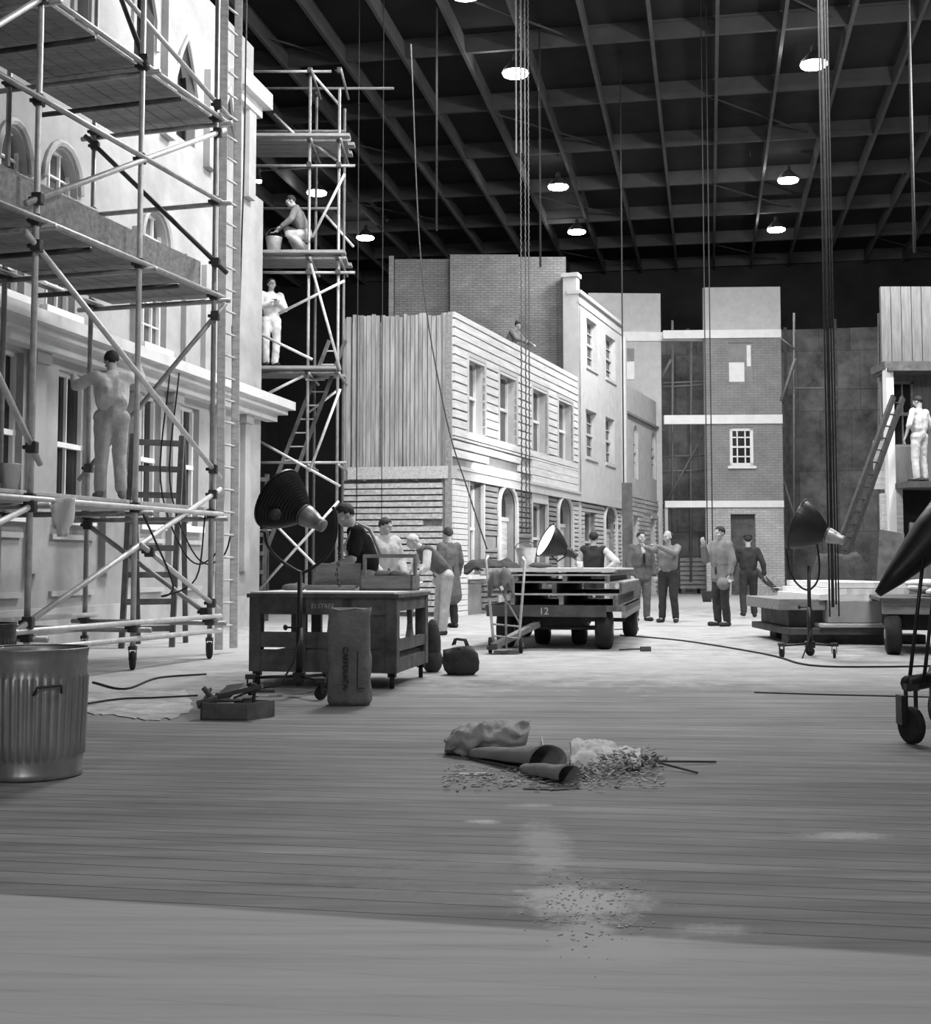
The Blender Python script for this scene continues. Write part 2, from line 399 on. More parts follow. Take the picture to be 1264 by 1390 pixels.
# hanging hall lamps
def hall_lamp(px, py, z=14.0, power=60, label='', size=.36, emit='glow'):
    d = ray(px, py); t = (z-CH)/d.z; p = Vector((d.x*t, d.y*t, z))
    r = thing('ceiling_lamp', label, 'lamp', p, 0, 'bright reflector lamps hung under the hall roof')
    s = MB().lathe([(size, 0.02), (size*.92, .1), (size*.45, .28), (.09, .34), (.07, .5)], n=20, caps=False).build('reflector', 'steel_dark', r, smooth=True)
    MB().lathe([(.01, .04), (size*.9, .04), (size*.96, .0), (size*.9, -.04), (.01, -.07)], n=24).build('bulb', emit, r, smooth=True)
    MB().tube([(0, 0, .5), (0, 0, CZ-z-.5)], .012, 6).build('hanger', 'steel_dark', r)
    l = bpy.data.lights.new('lamp_light', 'SPOT'); l.energy = power; l.spot_size = math.radians(150); l.spot_blend = .5; l.shadow_soft_size = size
    lo = bpy.data.objects.new('lamp_light', l); C.objects.link(lo); lo.parent = r; lo.location = (0, 0, -.08)
    u = bpy.data.lights.new('lamp_spill', 'POINT'); u.energy = power*.035; u.shadow_soft_size = .05
    uo = bpy.data.objects.new('lamp_spill', u); C.objects.link(uo); uo.parent = r; uo.location = (-.5, 0, .05)
    return r
P = 900
hall_lamp(700, 100, 14, P, 'brightest ceiling lamp of the middle row, nearest, left of the hanging chains')
hall_lamp(758, 254, 14, P, 'ceiling lamp of the middle row, second from the front')
hall_lamp(783, 315, 14, P, 'ceiling lamp of the middle row, farthest, above the tall block of the set')
hall_lamp(1105, 88, 14, P, 'nearest ceiling lamp of the right row, beside the hanging rope bundle')
hall_lamp(1070, 245, 14, P, 'second ceiling lamp of the right row')
hall_lamp(1054, 312, 14, P, 'farthest ceiling lamp of the right row')
hall_lamp(430, 262, 14, P, 'ceiling lamp seen behind the poles of the scaffold tower')
hall_lamp(496, 323, 14, P, 'ceiling lamp just right of the scaffold tower')
hall_lamp(632, -8, 14, P, 'ceiling lamp cut by the top edge of the photo')
hall_lamp(351, 246, 14, 60, 'small lamp just right of the plaster facade edge', .12)
for px, py, wd in ((498, 198, .5), (757, 190, .55), (1018, 182, 1.0)):
    p = at(px, py, 42.4)
    o = MB().box(-wd, wd, -.06, .06, -.035, .035).build('lit_beam_strip', 'glow_soft'); o.location = p; o.rotation_euler = (0, 0, HR)  # glowing bar stands for a beam edge lit by a hidden lamp
    tag(o, {498: 'short glowing strip standing for a lamplit beam left of the middle lamp row', 757: 'glowing strip standing for a lamplit beam above the second middle row lamp', 1018: 'long glowing strip standing for a lamplit beam between the right row lamps'}[px], 'light', 'slim glowing strips standing for lamplit roof beams')
    MB().beam((0, 0, .03), (0, 0, CZ-.2-p.z), .03, .03).build('bracket', 'steel_dark', o)

# ------------------------------------------------------------------ left plaster facade
FO = (-5.7, 15.8); FA = math.atan2(1, .21)
fac = thing('facade', 'tall pale plaster house front with cornice behind the left scaffold', 'building', (FO[0], FO[1], 0), FA)
def fu(px, py=600): return wuv(FO, FA, px, py)[0]
UE = fu(355, 500)
gw = [(fu(-12), fu(30), 1.75, 3.8), (fu(78), fu(121), 1.75, 3.72), (fu(190), fu(218), 1.75, 3.72), (fu(243), fu(270), 1.75, 3.72), (-3.6, -2.6, 1.75, 3.8)]
f1 = [(fu(-10), fu(28), 4.5, 6.6), (fu(62, 300), fu(104, 300), 4.5, 6.7), (fu(193, 430), fu(226, 430), 4.5, 6.6), (-3.6, -2.6, 4.5, 6.6)]
f2 = [(fu(100, 100), fu(118, 100), 8.3, 10.0), (fu(182, 60), fu(209, 60), 8.2, 10.45), (fu(238, 90), fu(266, 90), 8.1, 9.8), (fu(300, 190), fu(318, 190), 8.4, 9.6)]
mb = MB()
wall_holes(mb, -5, fu(343, 200), 0, 10.9, 0, .25, gw+f1+f2)
for h in f1: arch_fill(mb, h[0], h[1], h[3]-.5, h[3], 0, .25)
for h in f2: arch_fill(mb, h[0], h[1], h[3]-.8, h[3], 0, .25, pointed=True)
mb.box(fu(343, 200), UE, 0, .25, 0, 8.1)
mb.box(fu(343, 200)-.2, UE, .25, 1.2, 0, 7.9)
mb.build('wall', 'stucco', fac)
mb = MB()
for s, e in cuts(-5, UE+.55, []): mb.box(s, e, -.5, 0, 4.1, 4.26).box(s, e-.1, -.38, 0, 4.0, 4.1).box(s, e-.25, -.22, 0, 3.86, 4.0)
mb.build('cornice', 'stucco_trim', fac)
mb = MB(); mb.box(fu(312, 100), fu(343, 200)+.25, -.3, .3, 9.75, 10.05).box(fu(312, 100), fu(343, 200)+.1, -.15, .3, 9.55, 9.75)
mb.build('roof_cornice', 'stucco_trim', fac)
for c in (fu(45), fu(143), fu(178), fu(232), fu(290), fu(330), -1.6): MB().box(c-.13, c+.13, -.1, 0, 1.0, 3.86).box(c-.18, c+.18, -.14, 0, 3.7, 3.86).build('pilaster', 'stucco', fac)
for c in (fu(248, 430), fu(275, 430), fu(180, 430)): MB().box(c-.06, c+.06, -.09, 0, 4.3, 6.2).build('pilaster', 'stucco', fac)
for c in (fu(225, 90), fu(283, 90), fu(335, 200)): MB().box(c-.17, c+.17, -.12, 0, 7.9, 10.3 if c < 6 else 9.6).build('pilaster', 'stucco', fac)
for h in f1+f2:
    c = (h[0]+h[1])/2; r = (h[1]-h[0])/2
    if h in f2: pts = [(h[0]-.06, -.02, h[3]-1.3), (h[0]-.06, -.02, h[3]-.8), (c-r*.6, -.02, h[3]-.3), (c, -.02, h[3]+.06), (c+r*.6, -.02, h[3]-.3), (h[1]+.06, -.02, h[3]-.8), (h[1]+.06, -.02, h[3]-1.3)]
    else: pts = [(c-(r+.08)*math.cos(a*PI/10), -.02, h[3]-.5+.58*math.sin(a*PI/10)) for a in range(11)]
    MB().tube(pts, .05, 6).build('arch_moulding', 'plaster_dirty', fac)
MB().box(-5, UE, -.08, 0, 0, .55).build('plinth', 'plaster_dirty', fac)
for h in gw: window(fac, *h, cols=2, rows=1, y=.14)
for h in f1: window(fac, *h, cols=3, rows=6, y=.14, pm='pane_grey')
for h in f2: window(fac, *h, cols=1, rows=1, y=.2, fm='dark', mid=False, sill=False)
# dado panel under the shop windows
for c0, c1 in ((fu(-12), fu(30)), (fu(70), fu(128)), (fu(185), fu(222)), (fu(240), fu(274))):
    for z0 in (.7, 1.45): MB().box(c0, c1, -.05, 0, z0, z0+.07).build('dado_moulding', 'plaster_dirty', fac)

# ------------------------------------------------------------------ tube helpers for scaffolds
def tubepart(root, name, a, b, r=.03, m='steel'): return MB().tube([a, b], r, 10).build(name, m, root, smooth=True, world=True)
def coupler(root, p, m='steel_dark'): return MB().box(p[0]-.05, p[0]+.05, p[1]-.05, p[1]+.05, p[2]-.055, p[2]+.055).box(p[0]-.09, p[0]+.02, p[1]-.02, p[1]+.02, p[2]-.02, p[2]+.02).build('coupler', m, root, world=True, bevel=.012)
def caster(root, x, y, r=.12, h=None, ang=0., m='rubber', name='caster_wheel', w=.05, world=True):
    R = Matrix.Rotation(ang, 3, 'Z'); ax = R @ Vector((1, 0, 0))
    b = MB().lathe([(r*.3, -w/2), (r*.85, -w/2), (r, -w*.3), (r, w*.3), (r*.85, w/2), (r*.3, w/2)], Vector((x, y, r))+Vector((0, 0, 0)), ax, 20)
    o = b.build(name, m, root, smooth=False, world=world)
    f = MB(); h = h or 2*r+.06
    for s in (-1, 1):
        q = ax*(s*(w/2+.012)); f.beam(Vector((x, y, r))+q, Vector((x, y, h))+q, .03, .008, up=ax)
    f.box(x-.04, x+.04, y-.04, y+.04, h-.01, h+.03)
    f2 = f.build('caster_fork', 'steel_dark', root, world=world)
    return o

# ------------------------------------------------------------------ left scaffold
SL = [Vector((-4.585, 10.25, 0)), Vector((-4.06, 12.0, 0)), Vector((-3.53, 13.76, 0)), Vector((-3.04, 15.4, 0))]
SO = Vector((-.958, .287, 0))*1.7
def sp(i, z, back=0): return SL[i]+(SO if back else Vector((0, 0, 0)))+Vector((0, 0, z))
sc = thing('scaffold', 'near scaffold of steel tubes with three board decks before the plaster facade', 'scaffold', (-4.2, 13.6, 0), 0)
for i in range(4):
    for bk in (0, 1):
        if i == 0 and bk == 0: top = 9.5
        tubepart(sc, 'upright_tube', sp(i, .22, bk), sp(i, 9.2, bk), m='steel_light' if (i, bk) in ((1, 0), (2, 0)) else 'steel')
        for z in (.45, 1.72, 4.36, 5.52, 6.55): coupler(sc, sp(i, z, bk))
for z in (.33, .5, 1.72, 4.36, 5.52, 6.55):
    for bk in (0, 1):
        a, b = sp(0, z, bk), sp(3, z, bk); e = (b-a).normalized()*.15
        off = Vector((.055, 0, 0))
        tubepart(sc, 'ledger_tube', a-e+off, b+e+off, m='steel_light' if z < 2 else 'steel')
for i in range(4):
    for z in (.42, 1.66, 4.3, 6.49, 5.5):
        if z == 5.5 and i < 3: continue
        a, b = sp(i, z), sp(i, z, 1); e = (b-a).normalized()*.2
        tubepart(sc, 'transom_tube', a-e+Vector((0, .055, 0)), b+e+Vector((0, .055, 0)), m='steel')
    if i < 3:
        for z in (4.3, 6.49):
            a = (sp(i, z)+sp(i+1, z))/2; tubepart(sc, 'transom_tube', a, a+SO*1.1, m='steel_dark')
def brace(a, b, m='steel'):
    a, b = Vector(a), Vector(b); d = (b-a).normalized()*.2; k = Vector((.03, -.06, 0)); tubepart(sc, 'brace_tube', a-d+k, b+d+k, m=m); coupler(sc, a+k); coupler(sc, b+k)
brace(sp(1, 4.55), sp(3, 6.35), 'steel_light')
brace(sp(1, 4.1), sp(3, 2.25), 'steel_light')
brace(sp(1, .58), sp(3, 1.95), 'steel_light')
brace(sp(2, 1.25)+Vector((.1, .2, 0)), sp(3, .66), 'steel_light')
brace(sp(3, 6.35, 1), sp(3, 4.75), 'steel_dark')
brace(sp(3, 4.1), sp(3, 2.3, 1), 'steel')
brace(sp(3, .55)+Vector((-.1, .1, 0)), sp(3, 1.6, 1), 'steel')
brace(sp(0, 4.3), sp(1, 2.2), 'steel_light')
brace(sp(0, 1.0), sp(1, 1.65), 'steel_light')
brace(sp(0, 5.0), sp(1, 6.5), 'steel_light')
brace(sp(1, .5, 1), sp(0, 1.9, 1), 'steel')
brace(sp(2, 6.6), sp(3, 9.0, 1), 'steel_dark')
brace(sp(2, 9.0, 1), sp(3, 6.7), 'steel_light')
for i in (1, 2, 3):
    for bk in (0, 1): p = sp(i, 0, bk); caster(sc, p.x, p.y, .1, .22, ang=.4)
MB().tube(smooth_path([sp(2, 1.65)+Vector((.1, -.05, 0)), sp(2, .9)+Vector((.35, .3, 0)), sp(3, .75)+Vector((-.5, -.3, 0)), sp(3, .95)+Vector((-.15, -.1, 0)), sp(3, 1.7)+Vector((-.05, -.1, 0))]), .011, 6).build('hanging_cable', 'rubber', sc, world=True, smooth=True)
# deck boards
def board(a, b, wdt, th, m, label, group, cat='board', name='scaffold_board'):
    mb = MB(); mb.beam(a, b, wdt, th); o = centred(mb, name, m, bevel=.006); return tag(o, label, cat, group)
dirn = (SL[3]-SL[0]).normalized()
ORD = ['outermost', 'second', 'third', 'fourth', 'fifth', 'sixth', 'seventh']
for lvl, z, n, lab in ((0, 1.79, 5, 'worn board, %s from yard edge, %s bay, lowest deck of left scaffold'),
                       (1, 4.42, 7, 'broad board, %s from yard edge, %s bay, middle deck of left scaffold'),
                       (2, 6.62, 7, 'dark board, %s from yard edge, %s bay, topmost deck of left scaffold')):
    for k in range(n):
        off = SO*((k+.5)/n*.86+.07)
        for s, e in ((SL[0]-dirn*.2, SL[2]+dirn*.1), (SL[2]+dirn*.12, SL[3]+dirn*.3)):
            j = random.uniform(-.03, .03)
            board(s+off+Vector((0, 0, z+j*.1)), e+off+Vector((0, 0, z+j*.1))+dirn*(0 if e.y < 15 else j), 1.7*.86/n-.01, .04, 'wood' if lvl else 'wood_light', lab % (ORD[k], 'near' if e.y < 15 else 'far'), 'boards of the %s scaffold deck' % ('lowest', 'middle', 'topmost')[lvl])
a = SL[1]+SO*.12+Vector((0, 0, 4.62)); b = SL[3]+SO*.12+Vector((0, 0, 4.62)); board(a-dirn*1.5, b, .04, .34, 'wood', 'wide toe board standing on edge along the middle deck of the left scaffold', None)
a = SL[0]+SO*.5+Vector((0, 0, 1.87)); board(a, a+dirn*2.4, .24, .1, 'wood_dark', 'dark rough timber lying on the lowest scaffold deck at the left edge', None, 'timber', 'timber')
# white rag on the ledger
p = sp(1, 1.72)+Vector((.22, .35, .03)); mb = MB(); R = random.Random(3); gx = []
for i in range(9):
    for j in range(6):
        gx.append((p.x+(j-2.5)*.05*(1-.05*i)*(1 if i < 6 else .7), p.y-.06-.02*math.sin(j*1.7+i*.5), p.z-.047*i+R.uniform(-.005, .005)))
mb.add(gx, [(i*6+j, i*6+j+1, (i+1)*6+j+1, (i+1)*6+j) for i in range(8) for j in range(5)])
o = centred(mb, 'rag', 'paper', smooth=True); sd = o.modifiers.new('s', 'SOLIDIFY'); sd.thickness = .02; tag(o, 'white rag hanging on the near end of the lowest scaffold rail', 'cloth')
p = at(10, 634, 12.9); mb = MB().lathe([(.1, 0), (.14, .26), (.145, .27), (.13, .27), (.09, .02)], (p.x, p.y, 1.85), n=20)
tag(centred(mb, 'bucket', 'galv', smooth=True), 'pale bucket on the lowest scaffold deck at the left edge of the photo', 'bucket')

# long ladder
ld = thing('ladder', 'tall pale wooden ladder standing upright at the scaffold corner', 'ladder', (at(308, 880, 16.3).x, 16.3, 0), 0)
p = at(297, 880, 16.1); q = at(317, 878, 16.45); za = .06
for s in (p, q): MB().beam((s.x, s.y, za), (s.x-.06, s.y+.1, 10.6), .045, .1, up=(1, .3, 0)).build('side_rail', 'wood_light', ld, world=True, bevel=.008)
for k in range(36):
    z = .35+.285*k; t = z/10.6; MB().tube([(p.x-.06*t, p.y+.1*t, z), (q.x-.06*t, q.y+.1*t, z)], .016, 8).build('rung', 'wood_light', ld, world=True, smooth=True)
# trestle racks between scaffold and facade
def rack(name, label, px0, px1, Y, ztop, rungs, lean=0.25, m='wood_dark', base_py=None):
    a = at(px0, 700, Y); b = at(px1, 700, Y+.3); r = thing(name, label, 'trestle', ((a.x+b.x)/2, Y+.1, 0))
    for s, (x, y) in enumerate(((a.x, Y), (b.x, Y+.3))):
        MB().beam((x, y, 0), (x+.04, y+lean, ztop), .07, .07).build('leg', m, r, world=True)
        MB().beam((x-.03, y+lean*2+.5, 0), (x+.04, y+lean+.05, ztop), .07, .07).build('leg', m, r, world=True)
    for k in range(rungs):
        t = (k+.7)/rungs; z = ztop*t; MB().beam((a.x+.04*t, Y+lean*t, z), (b.x+.04*t, Y+.3+lean*t, z), .05, .08).build('crossbar', m, r, world=True)
    return r
rack('trestle', 'dark wooden trestle frame with crossbars between scaffold and plaster facade', 168, 236, 17.3, 2.9, 8)
rack('trestle', 'dark trestle frame with many crossbars at the far end of the plaster facade', 334, 358, 24.9, 2.9, 8, .1)
mb = MB(); p = at(210, 620, 16.6)
for k in range(2):
    x = p.x+.28+k*.12; mb.tube(smooth_path([(x-.1, p.y, 3.6), (x-.2, p.y, 2.2), (x+.1, p.y, 1.3), (x+.4, p.y, 1.15), (x+.62, p.y-.05, 1.7), (x+.6, p.y-.1, 4.2)]), .011, 6)
tag(centred(mb, 'cable', 'rubber', smooth=True), 'slack black cable looping beside the trestle behind the left scaffold', 'cable')

# ------------------------------------------------------------------ scaffold tower
TY = 24.9
def tp(px, py, dy=0): return at(px, py, TY+dy)
tw = thing('scaffold_tower', 'slim scaffold tower of steel tubes where two painters work', 'scaffold', (tp(430, 700).x, TY+.4, 0))
xs = [tp(415, 870).x, tp(456, 870).x]; xl = tp(318, 850).x
UP = []
for x in (xs[0], xs[1], xl):
    for dy in (0, 1.1):
        if x == xl and dy == 0: pass
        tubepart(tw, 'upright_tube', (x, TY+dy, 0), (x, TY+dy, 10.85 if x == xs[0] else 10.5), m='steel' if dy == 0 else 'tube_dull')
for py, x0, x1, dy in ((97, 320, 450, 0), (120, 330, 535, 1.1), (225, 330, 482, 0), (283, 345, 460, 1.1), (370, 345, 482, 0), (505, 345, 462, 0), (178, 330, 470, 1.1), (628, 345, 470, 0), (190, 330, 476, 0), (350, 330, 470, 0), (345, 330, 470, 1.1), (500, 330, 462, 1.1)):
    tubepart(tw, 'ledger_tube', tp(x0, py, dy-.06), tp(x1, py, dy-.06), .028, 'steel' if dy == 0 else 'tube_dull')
for py in (97, 190, 350, 505, 628):
    for x in xs: z = tp(430, py).z-.06; tubepart(tw, 'transom_tube', (x+.05, TY-.25, z), (x+.05, TY+1.35, z), .026)
def tb(p0, y0, p1, y1, d0=-.1, d1=-.1, m='steel_light'): tubepart(tw, 'brace_tube', tp(p0, y0, d0), tp(p1, y1, d1), .028, m)
tb(424, 322, 468, 236); tb(378, 426, 468, 381); tb(422, 358, 462, 502); tb(352, 453, 424, 488); tb(358, 537, 412, 510)
tb(345, 595, 462, 660); tb(418, 560, 458, 530, 1, 1); tb(420, 640, 462, 528); tb(416, 515, 440, 515, -.1, 1, 'steel'); tb(408, 190, 372, 155, 1, 1); tb(424, 100, 460, 142, .2, .9); tb(424, 193, 456, 217, .2, .9); tb(440, 290, 480, 335, 1.1, 1.1); tb(352, 690, 460, 800); tb(352, 800, 460, 680)
for x in xs:
    for py in (97, 190, 225, 350, 370, 505): p = tp(430, py); coupler(tw, (x, TY-.05, p.z))
for lvl, (py, x1, lab) in enumerate(((503, 462, 'lowest'), (347, 470, 'middle'), (190, 476, 'top'))):
    z = tp(430, py).z+.03; X0 = tp(322, py).x; X1 = tp(x1, py).x
    for k in range(5): board((X0, TY-.12+k*.27, z), (X1+random.uniform(-.12, .05), TY-.12+k*.27, z), .25, .06, 'wood', 'board, %s from the front, in the %s deck of the scaffold tower' % (ORD[k], lab), 'boards of the %s tower deck' % lab)
Zd1 = tp(430, 503).z+.06; Zd2 = tp(430, 347).z+.06
# leaning ladder in the tower
lad = thing('ladder', 'wooden ladder leaning inside the scaffold tower', 'ladder', (tp(400, 640).x, TY-.5, 0))
a0, a1 = at(368, 668, TY+.5), at(447, 462, TY+.75)
e = (a1-a0); b0 = a0-e*(a0.z/e.z)
for dx in (0, .36): MB().beam(b0+Vector((dx, 0, .02)), a1+Vector((dx*.9, 0, 0)), .04, .08).build('side_rail', 'wood_dark', lad, world=True)
for k in range(20):
    p = b0.lerp(a1, (k+.5)/20.3); MB().tube([p, p+Vector((.35, 0, 0))], .016, 6).build('rung', 'wood_light', lad, world=True)

# ------------------------------------------------------------------ street set: two storey boarded house
CO = Vector((xat(616, 28.0), 28.0)); CA = math.atan2(1, .359)
def cu(px, py=620): return wuv(CO, CA, px, py)[0]
UT = cu(784, 600)
H1 = 6.68
st = thing('terraced_house', 'two storey house front of horizontal boards with unfinished gable, in the middle', 'building', (CO.x, CO.y, 0), CA)
gh = [(cu(636, 700), cu(655, 700), .9, 3.0), (cu(722, 700), cu(742, 700), .9, 2.75)]
dh = [(cu(677, 700), cu(699, 700), 0, 3.0), (cu(757, 700), cu(775, 700), 0, 3.0)]
wh = [(cu(635, 530), cu(657, 530), 4.12, 5.82), (cu(677, 530), cu(700, 530), 4.12, 5.82), (cu(722, 540), cu(742, 540), 4.12, 5.82), (cu(757, 540), cu(776, 540), 4.12, 5.82)]
allh = gh+dh+wh
mb = MB(); wall_holes(mb, 0, UT, 0, H1-.02, .04, .3, allh)
for h in dh: arch_fill(mb, h[0], h[1], 2.55, 3.0, .04, .3)
mb.build('wall', 'grey_paint', st)
mb = MB(); boards_h(mb, 0, UT, 3.95, H1, -.02, .04, .2, .035, allh, 3)
mb.build('board_cladding', 'slat_h', st)
mb = MB(); boards_h(mb, 0, cu(722, 600), 3.28, 3.93, -.02, .04, .2, .04, [], 4, .12); boards_h(mb, cu(722, 600), UT, 3.28, 3.93, -.02, .04, .2, .012, [], 4)
mb.build('fascia_boards', 'slat_h', st)
mb = MB(); boards_h(mb, 0, cu(634, 700), 0, 3.0, -.02, .04, .12, .014, allh, 5)
mb.build('corner_boards', 'white_paint', st)
seg = [(cu(656, 700), cu(676, 700)), (cu(700, 700), cu(721, 700)), (cu(743, 700), cu(756, 700)), (cu(776, 700), UT)]
for k, (s, e) in enumerate(seg): boards_h(MB(), s, e, 0, 3.0, -.02, .04, .13, .03, allh, 6+k, .04).build('brown_boards', ['slat_brown', 'slat_brown', 'slat_brown', 'slat_h_dim'][k], st)
mb = MB(); mb.box(-.02, UT, -.09, .04, 3.0, 3.2).box(-.02, UT, -.12, .04, 3.2, 3.27)
mb.build('string_course', 'cream', st)
for h in wh:
    t = .09; mb = MB(); mb.box(h[0]-t, h[0], -.04, .1, h[2], h[3]+t).box(h[1], h[1]+t, -.04, .1, h[2], h[3]+t).box(h[0], h[1], -.04, .1, h[3], h[3]+t)
    mb.box(h[1]-.02, h[1]+.02, .04, .5, h[2], h[3]); mb.build('window_surround', 'cream', st)
for h in gh: MB().box(h[0]-.08, h[0], -.04, .1, h[2], h[3]).box(h[1], h[1]+.08, -.04, .1, h[2], h[3]).box(h[0]-.06, h[1]+.06, -.04, .05, h[3], 3.0).build('window_surround', 'cream', st)
for h in gh+wh: window(st, *h, cols=2, rows=2, y=.24, pm='pane_grey', sill=h in gh)
def arched_door(root, h, fm='cream'):
    mb = MB(); c = (h[0]+h[1])/2; r = (h[1]-h[0])/2
    pts = [(h[0]-.06, -.03, 0), (h[0]-.06, -.03, h[3]-.45)]+[(c-(r+.06)*math.cos(a*PI/12), -.03, h[3]-.45+.51*math.sin(a*PI/12)) for a in range(1, 12)]+[(h[1]+.06, -.03, h[3]-.45), (h[1]+.06, -.03, 0)]
    mb.tube(pts, .06, 6)
    o = mb.build('door_surround', fm, root)
    d = MB().box(h[0]+.02, h[1]-.02, .2, .25, 0, 2.2)
    for x0, x1 in ((.12, .46), (.54, .88)):
        for z0, z1 in ((.2, .9), (1.05, 2.0)):
            d.box(h[0]+(h[1]-h[0])*x0, h[0]+(h[1]-h[0])*x1, .18, .2, z0, z1)
    dd = d.build('door', 'slat_h_dim', root)
    MB().box(h[0], h[1], .16, .26, 2.2, 2.3).build('transom_bar', fm, dd)
    MB().box(h[0], h[1], .24, .25, 2.3, h[3]).build('fanlight', 'pane', dd)
for h in dh: arched_door(st, h)
# gable (left face): vertical boards above, horizontal below
GX0 = xat(463, 28.5)-CO.x; ga = math.atan2(-.45, -GX0)   # local frame of its own via world coordinates
G0 = Vector((xat(463, 28.45), 28.45, 0)); G1 = Vector((CO.x-.02, CO.y, 0)); gl = (G1-G0).length; gang = math.atan2((G1-G0).y, (G1-G0).x)
GM = Matrix.Translation(G0) @ Matrix.Rotation(gang, 4, 'Z')
def gmb(): m = MB(); m.X = GM; return m
gmb().box(0, gl, .08, .16, 0, 6.5).build('gable_backing', 'slat_brown', st, world=True)
mb = gmb(); R = random.Random(12); x = .0
while x < gl-.05:
    wv = R.uniform(.055, .1); y = R.uniform(-.015, .02); mb.box(x, min(x+wv, gl), y, .08, 3.02-R.uniform(0, .06), 6.62+R.uniform(-.03, .06)); x += wv+R.choice([.012, .014, .02, .035, .05])
mb.build('vertical_boards', 'slat_v', st, world=True)
mb = gmb(); boards_h(mb, 0, gl-.22, .1, 2.95, -.02, .08, .135, .028, [], 21, .03)
mb.build('horizontal_boards', 'slat_h_dim', st, world=True)
gmb().box(.15, gl-.1, -.06, -.01, 3.0, 3.27).build('gable_rail', 'wood_light', st, world=True)
gmb().box(gl-.17, gl-.03, -.04, .12, 0, 6.6).build('corner_post', 'wood', st, world=True)
for k in range(6): gmb().box(.2+k*.45, .24+k*.45, .16, .3, 0, 6.4).build('stud', 'wood', st, world=True)

# tall rendered block beyond
tbk = thing('rendered_house', 'taller grey rendered house block with sash windows beyond the boarded house', 'building', (CO.x, CO.y, 0), CA)
UT2 = cu(843, 640)
tw_ = [(cu(794, 470), cu(808, 470), 7.55, 9.0-.35+.0), (cu(820, 480), cu(833, 480), 7.5, 8.55), (cu(793, 590), cu(808, 590), 4.35, 5.85), (cu(820, 600), cu(832, 600), 4.3, 5.8)]
# heights from the photograph
def zc(px, py): return wuv(CO, CA, px, py)[1]
tw_ = [(cu(794, 470), cu(808, 470), zc(801, 500), zc(801, 436)), (cu(820, 480), cu(833, 480), zc(826, 515), zc(826, 458)),
       (cu(793, 590), cu(808, 590), zc(800, 621), zc(800, 558)), (cu(820, 600), cu(832, 600), zc(826, 629), zc(826, 568))]
tg = [(cu(793, 700), cu(809, 700), .9, 2.75)]; td = [(cu(820, 700), cu(835, 700), 0, 3.0)]
HT = zc(800, 411)
mb = MB(); wall_holes(mb, UT, UT2, 3.27, HT, -.06, .25, tw_); mb.box(UT+.001, UT+.2, -.06, .42, 0, HT)
mb.build('wall', 'render_wall', tbk)
mb = MB(); wall_holes(mb, UT, UT2, 0, 3.0, .04, .3, tg+td)
for h in td: arch_fill(mb, h[0], h[1], 2.55, 3.0, .04, .3)
mb.build('base_wall', 'slat_brown', tbk)
for s0, e0 in ((UT, td[0][0]-.02), (td[0][1]+.02, UT2)): boards_h(MB(), s0, e0, 0, 3.0, -.02, .04, .13, .03, tg, 31, .04).build('lower_boards', 'slat_h_dim', tbk)
MB().box(UT, UT2, -.12, .04, 3.0, 3.27).build('string_course', 'cream', tbk)
MB().box(UT-.03, UT2+.03, -.14, .3, HT-.02, HT+.09).box(UT, UT2, -.09, .0, HT-.32, HT-.24).build('coping', 'cream', tbk)
MB().box(UT-.0, UT+.35, .0, .42, HT, HT+.5).box(UT-.05, UT+.4, -.05, .47, HT+.5, HT+.62).build('chimney_cap', 'cream', tbk)
for h in tw_: window(tbk, *h, cols=2, rows=4, y=.12, fm='cream', pm='pane', bar=.03)
window(tbk, *tg[0], cols=2, rows=2, y=.2, fm='cream', pm='pane_grey')
arched_door(tbk, td[0])
MB().box(UT2-.05, UT2+.15, -.2, .05, 0, HT-.4).build('end_pilaster', 'render_wall', tbk)
# side flats of brick paper behind the boarded house
bf = 38.3
for k, (p0, p1, top, lab) in enumerate(((535, 611, 349, 'left brick patterned flat standing behind the boarded gable'), (611, 704, 345, 'middle and widest brick patterned flat above the boarded house'), (704, 769, 347, 'right brick patterned flat next to the rendered block'))):
    x0, x1 = xat(p0, bf, 400), xat(p1, bf, 400); yy = bf+[.25, .05, .15][k]
    r = thing('scenery_flat', lab, 'scenery', ((x0+x1)/2, yy, 0), 0, 'brick patterned flats')
    zt = zat(top, bf)
    MB().box(-(x1-x0)/2, (x1-x0)/2, 0, .03, 0, zt).build('brick_face', 'brick_flat', r)
    mb = MB(); n = 4
    for q in range(n): x = -(x1-x0)/2+.03+q*((x1-x0)-.06)/(n-1); mb.box(x-.03, x+.03, .03, .1, 0, zt)
    for q in range(6): mb.box(-(x1-x0)/2, (x1-x0)/2, .03, .09, zt*q/5.05, zt*q/5.05+.08)
    mb.build('timber_frame', 'wood', r)
p = at(531, 380, 38.1); tag(centred(MB().beam((p.x, 38.2, 0), (p.x, 38.2, zat(348, 38.2)), .14, .14), 'timber_post', 'wood'), 'tall timber post at the left edge of the brick patterned flats', 'post')

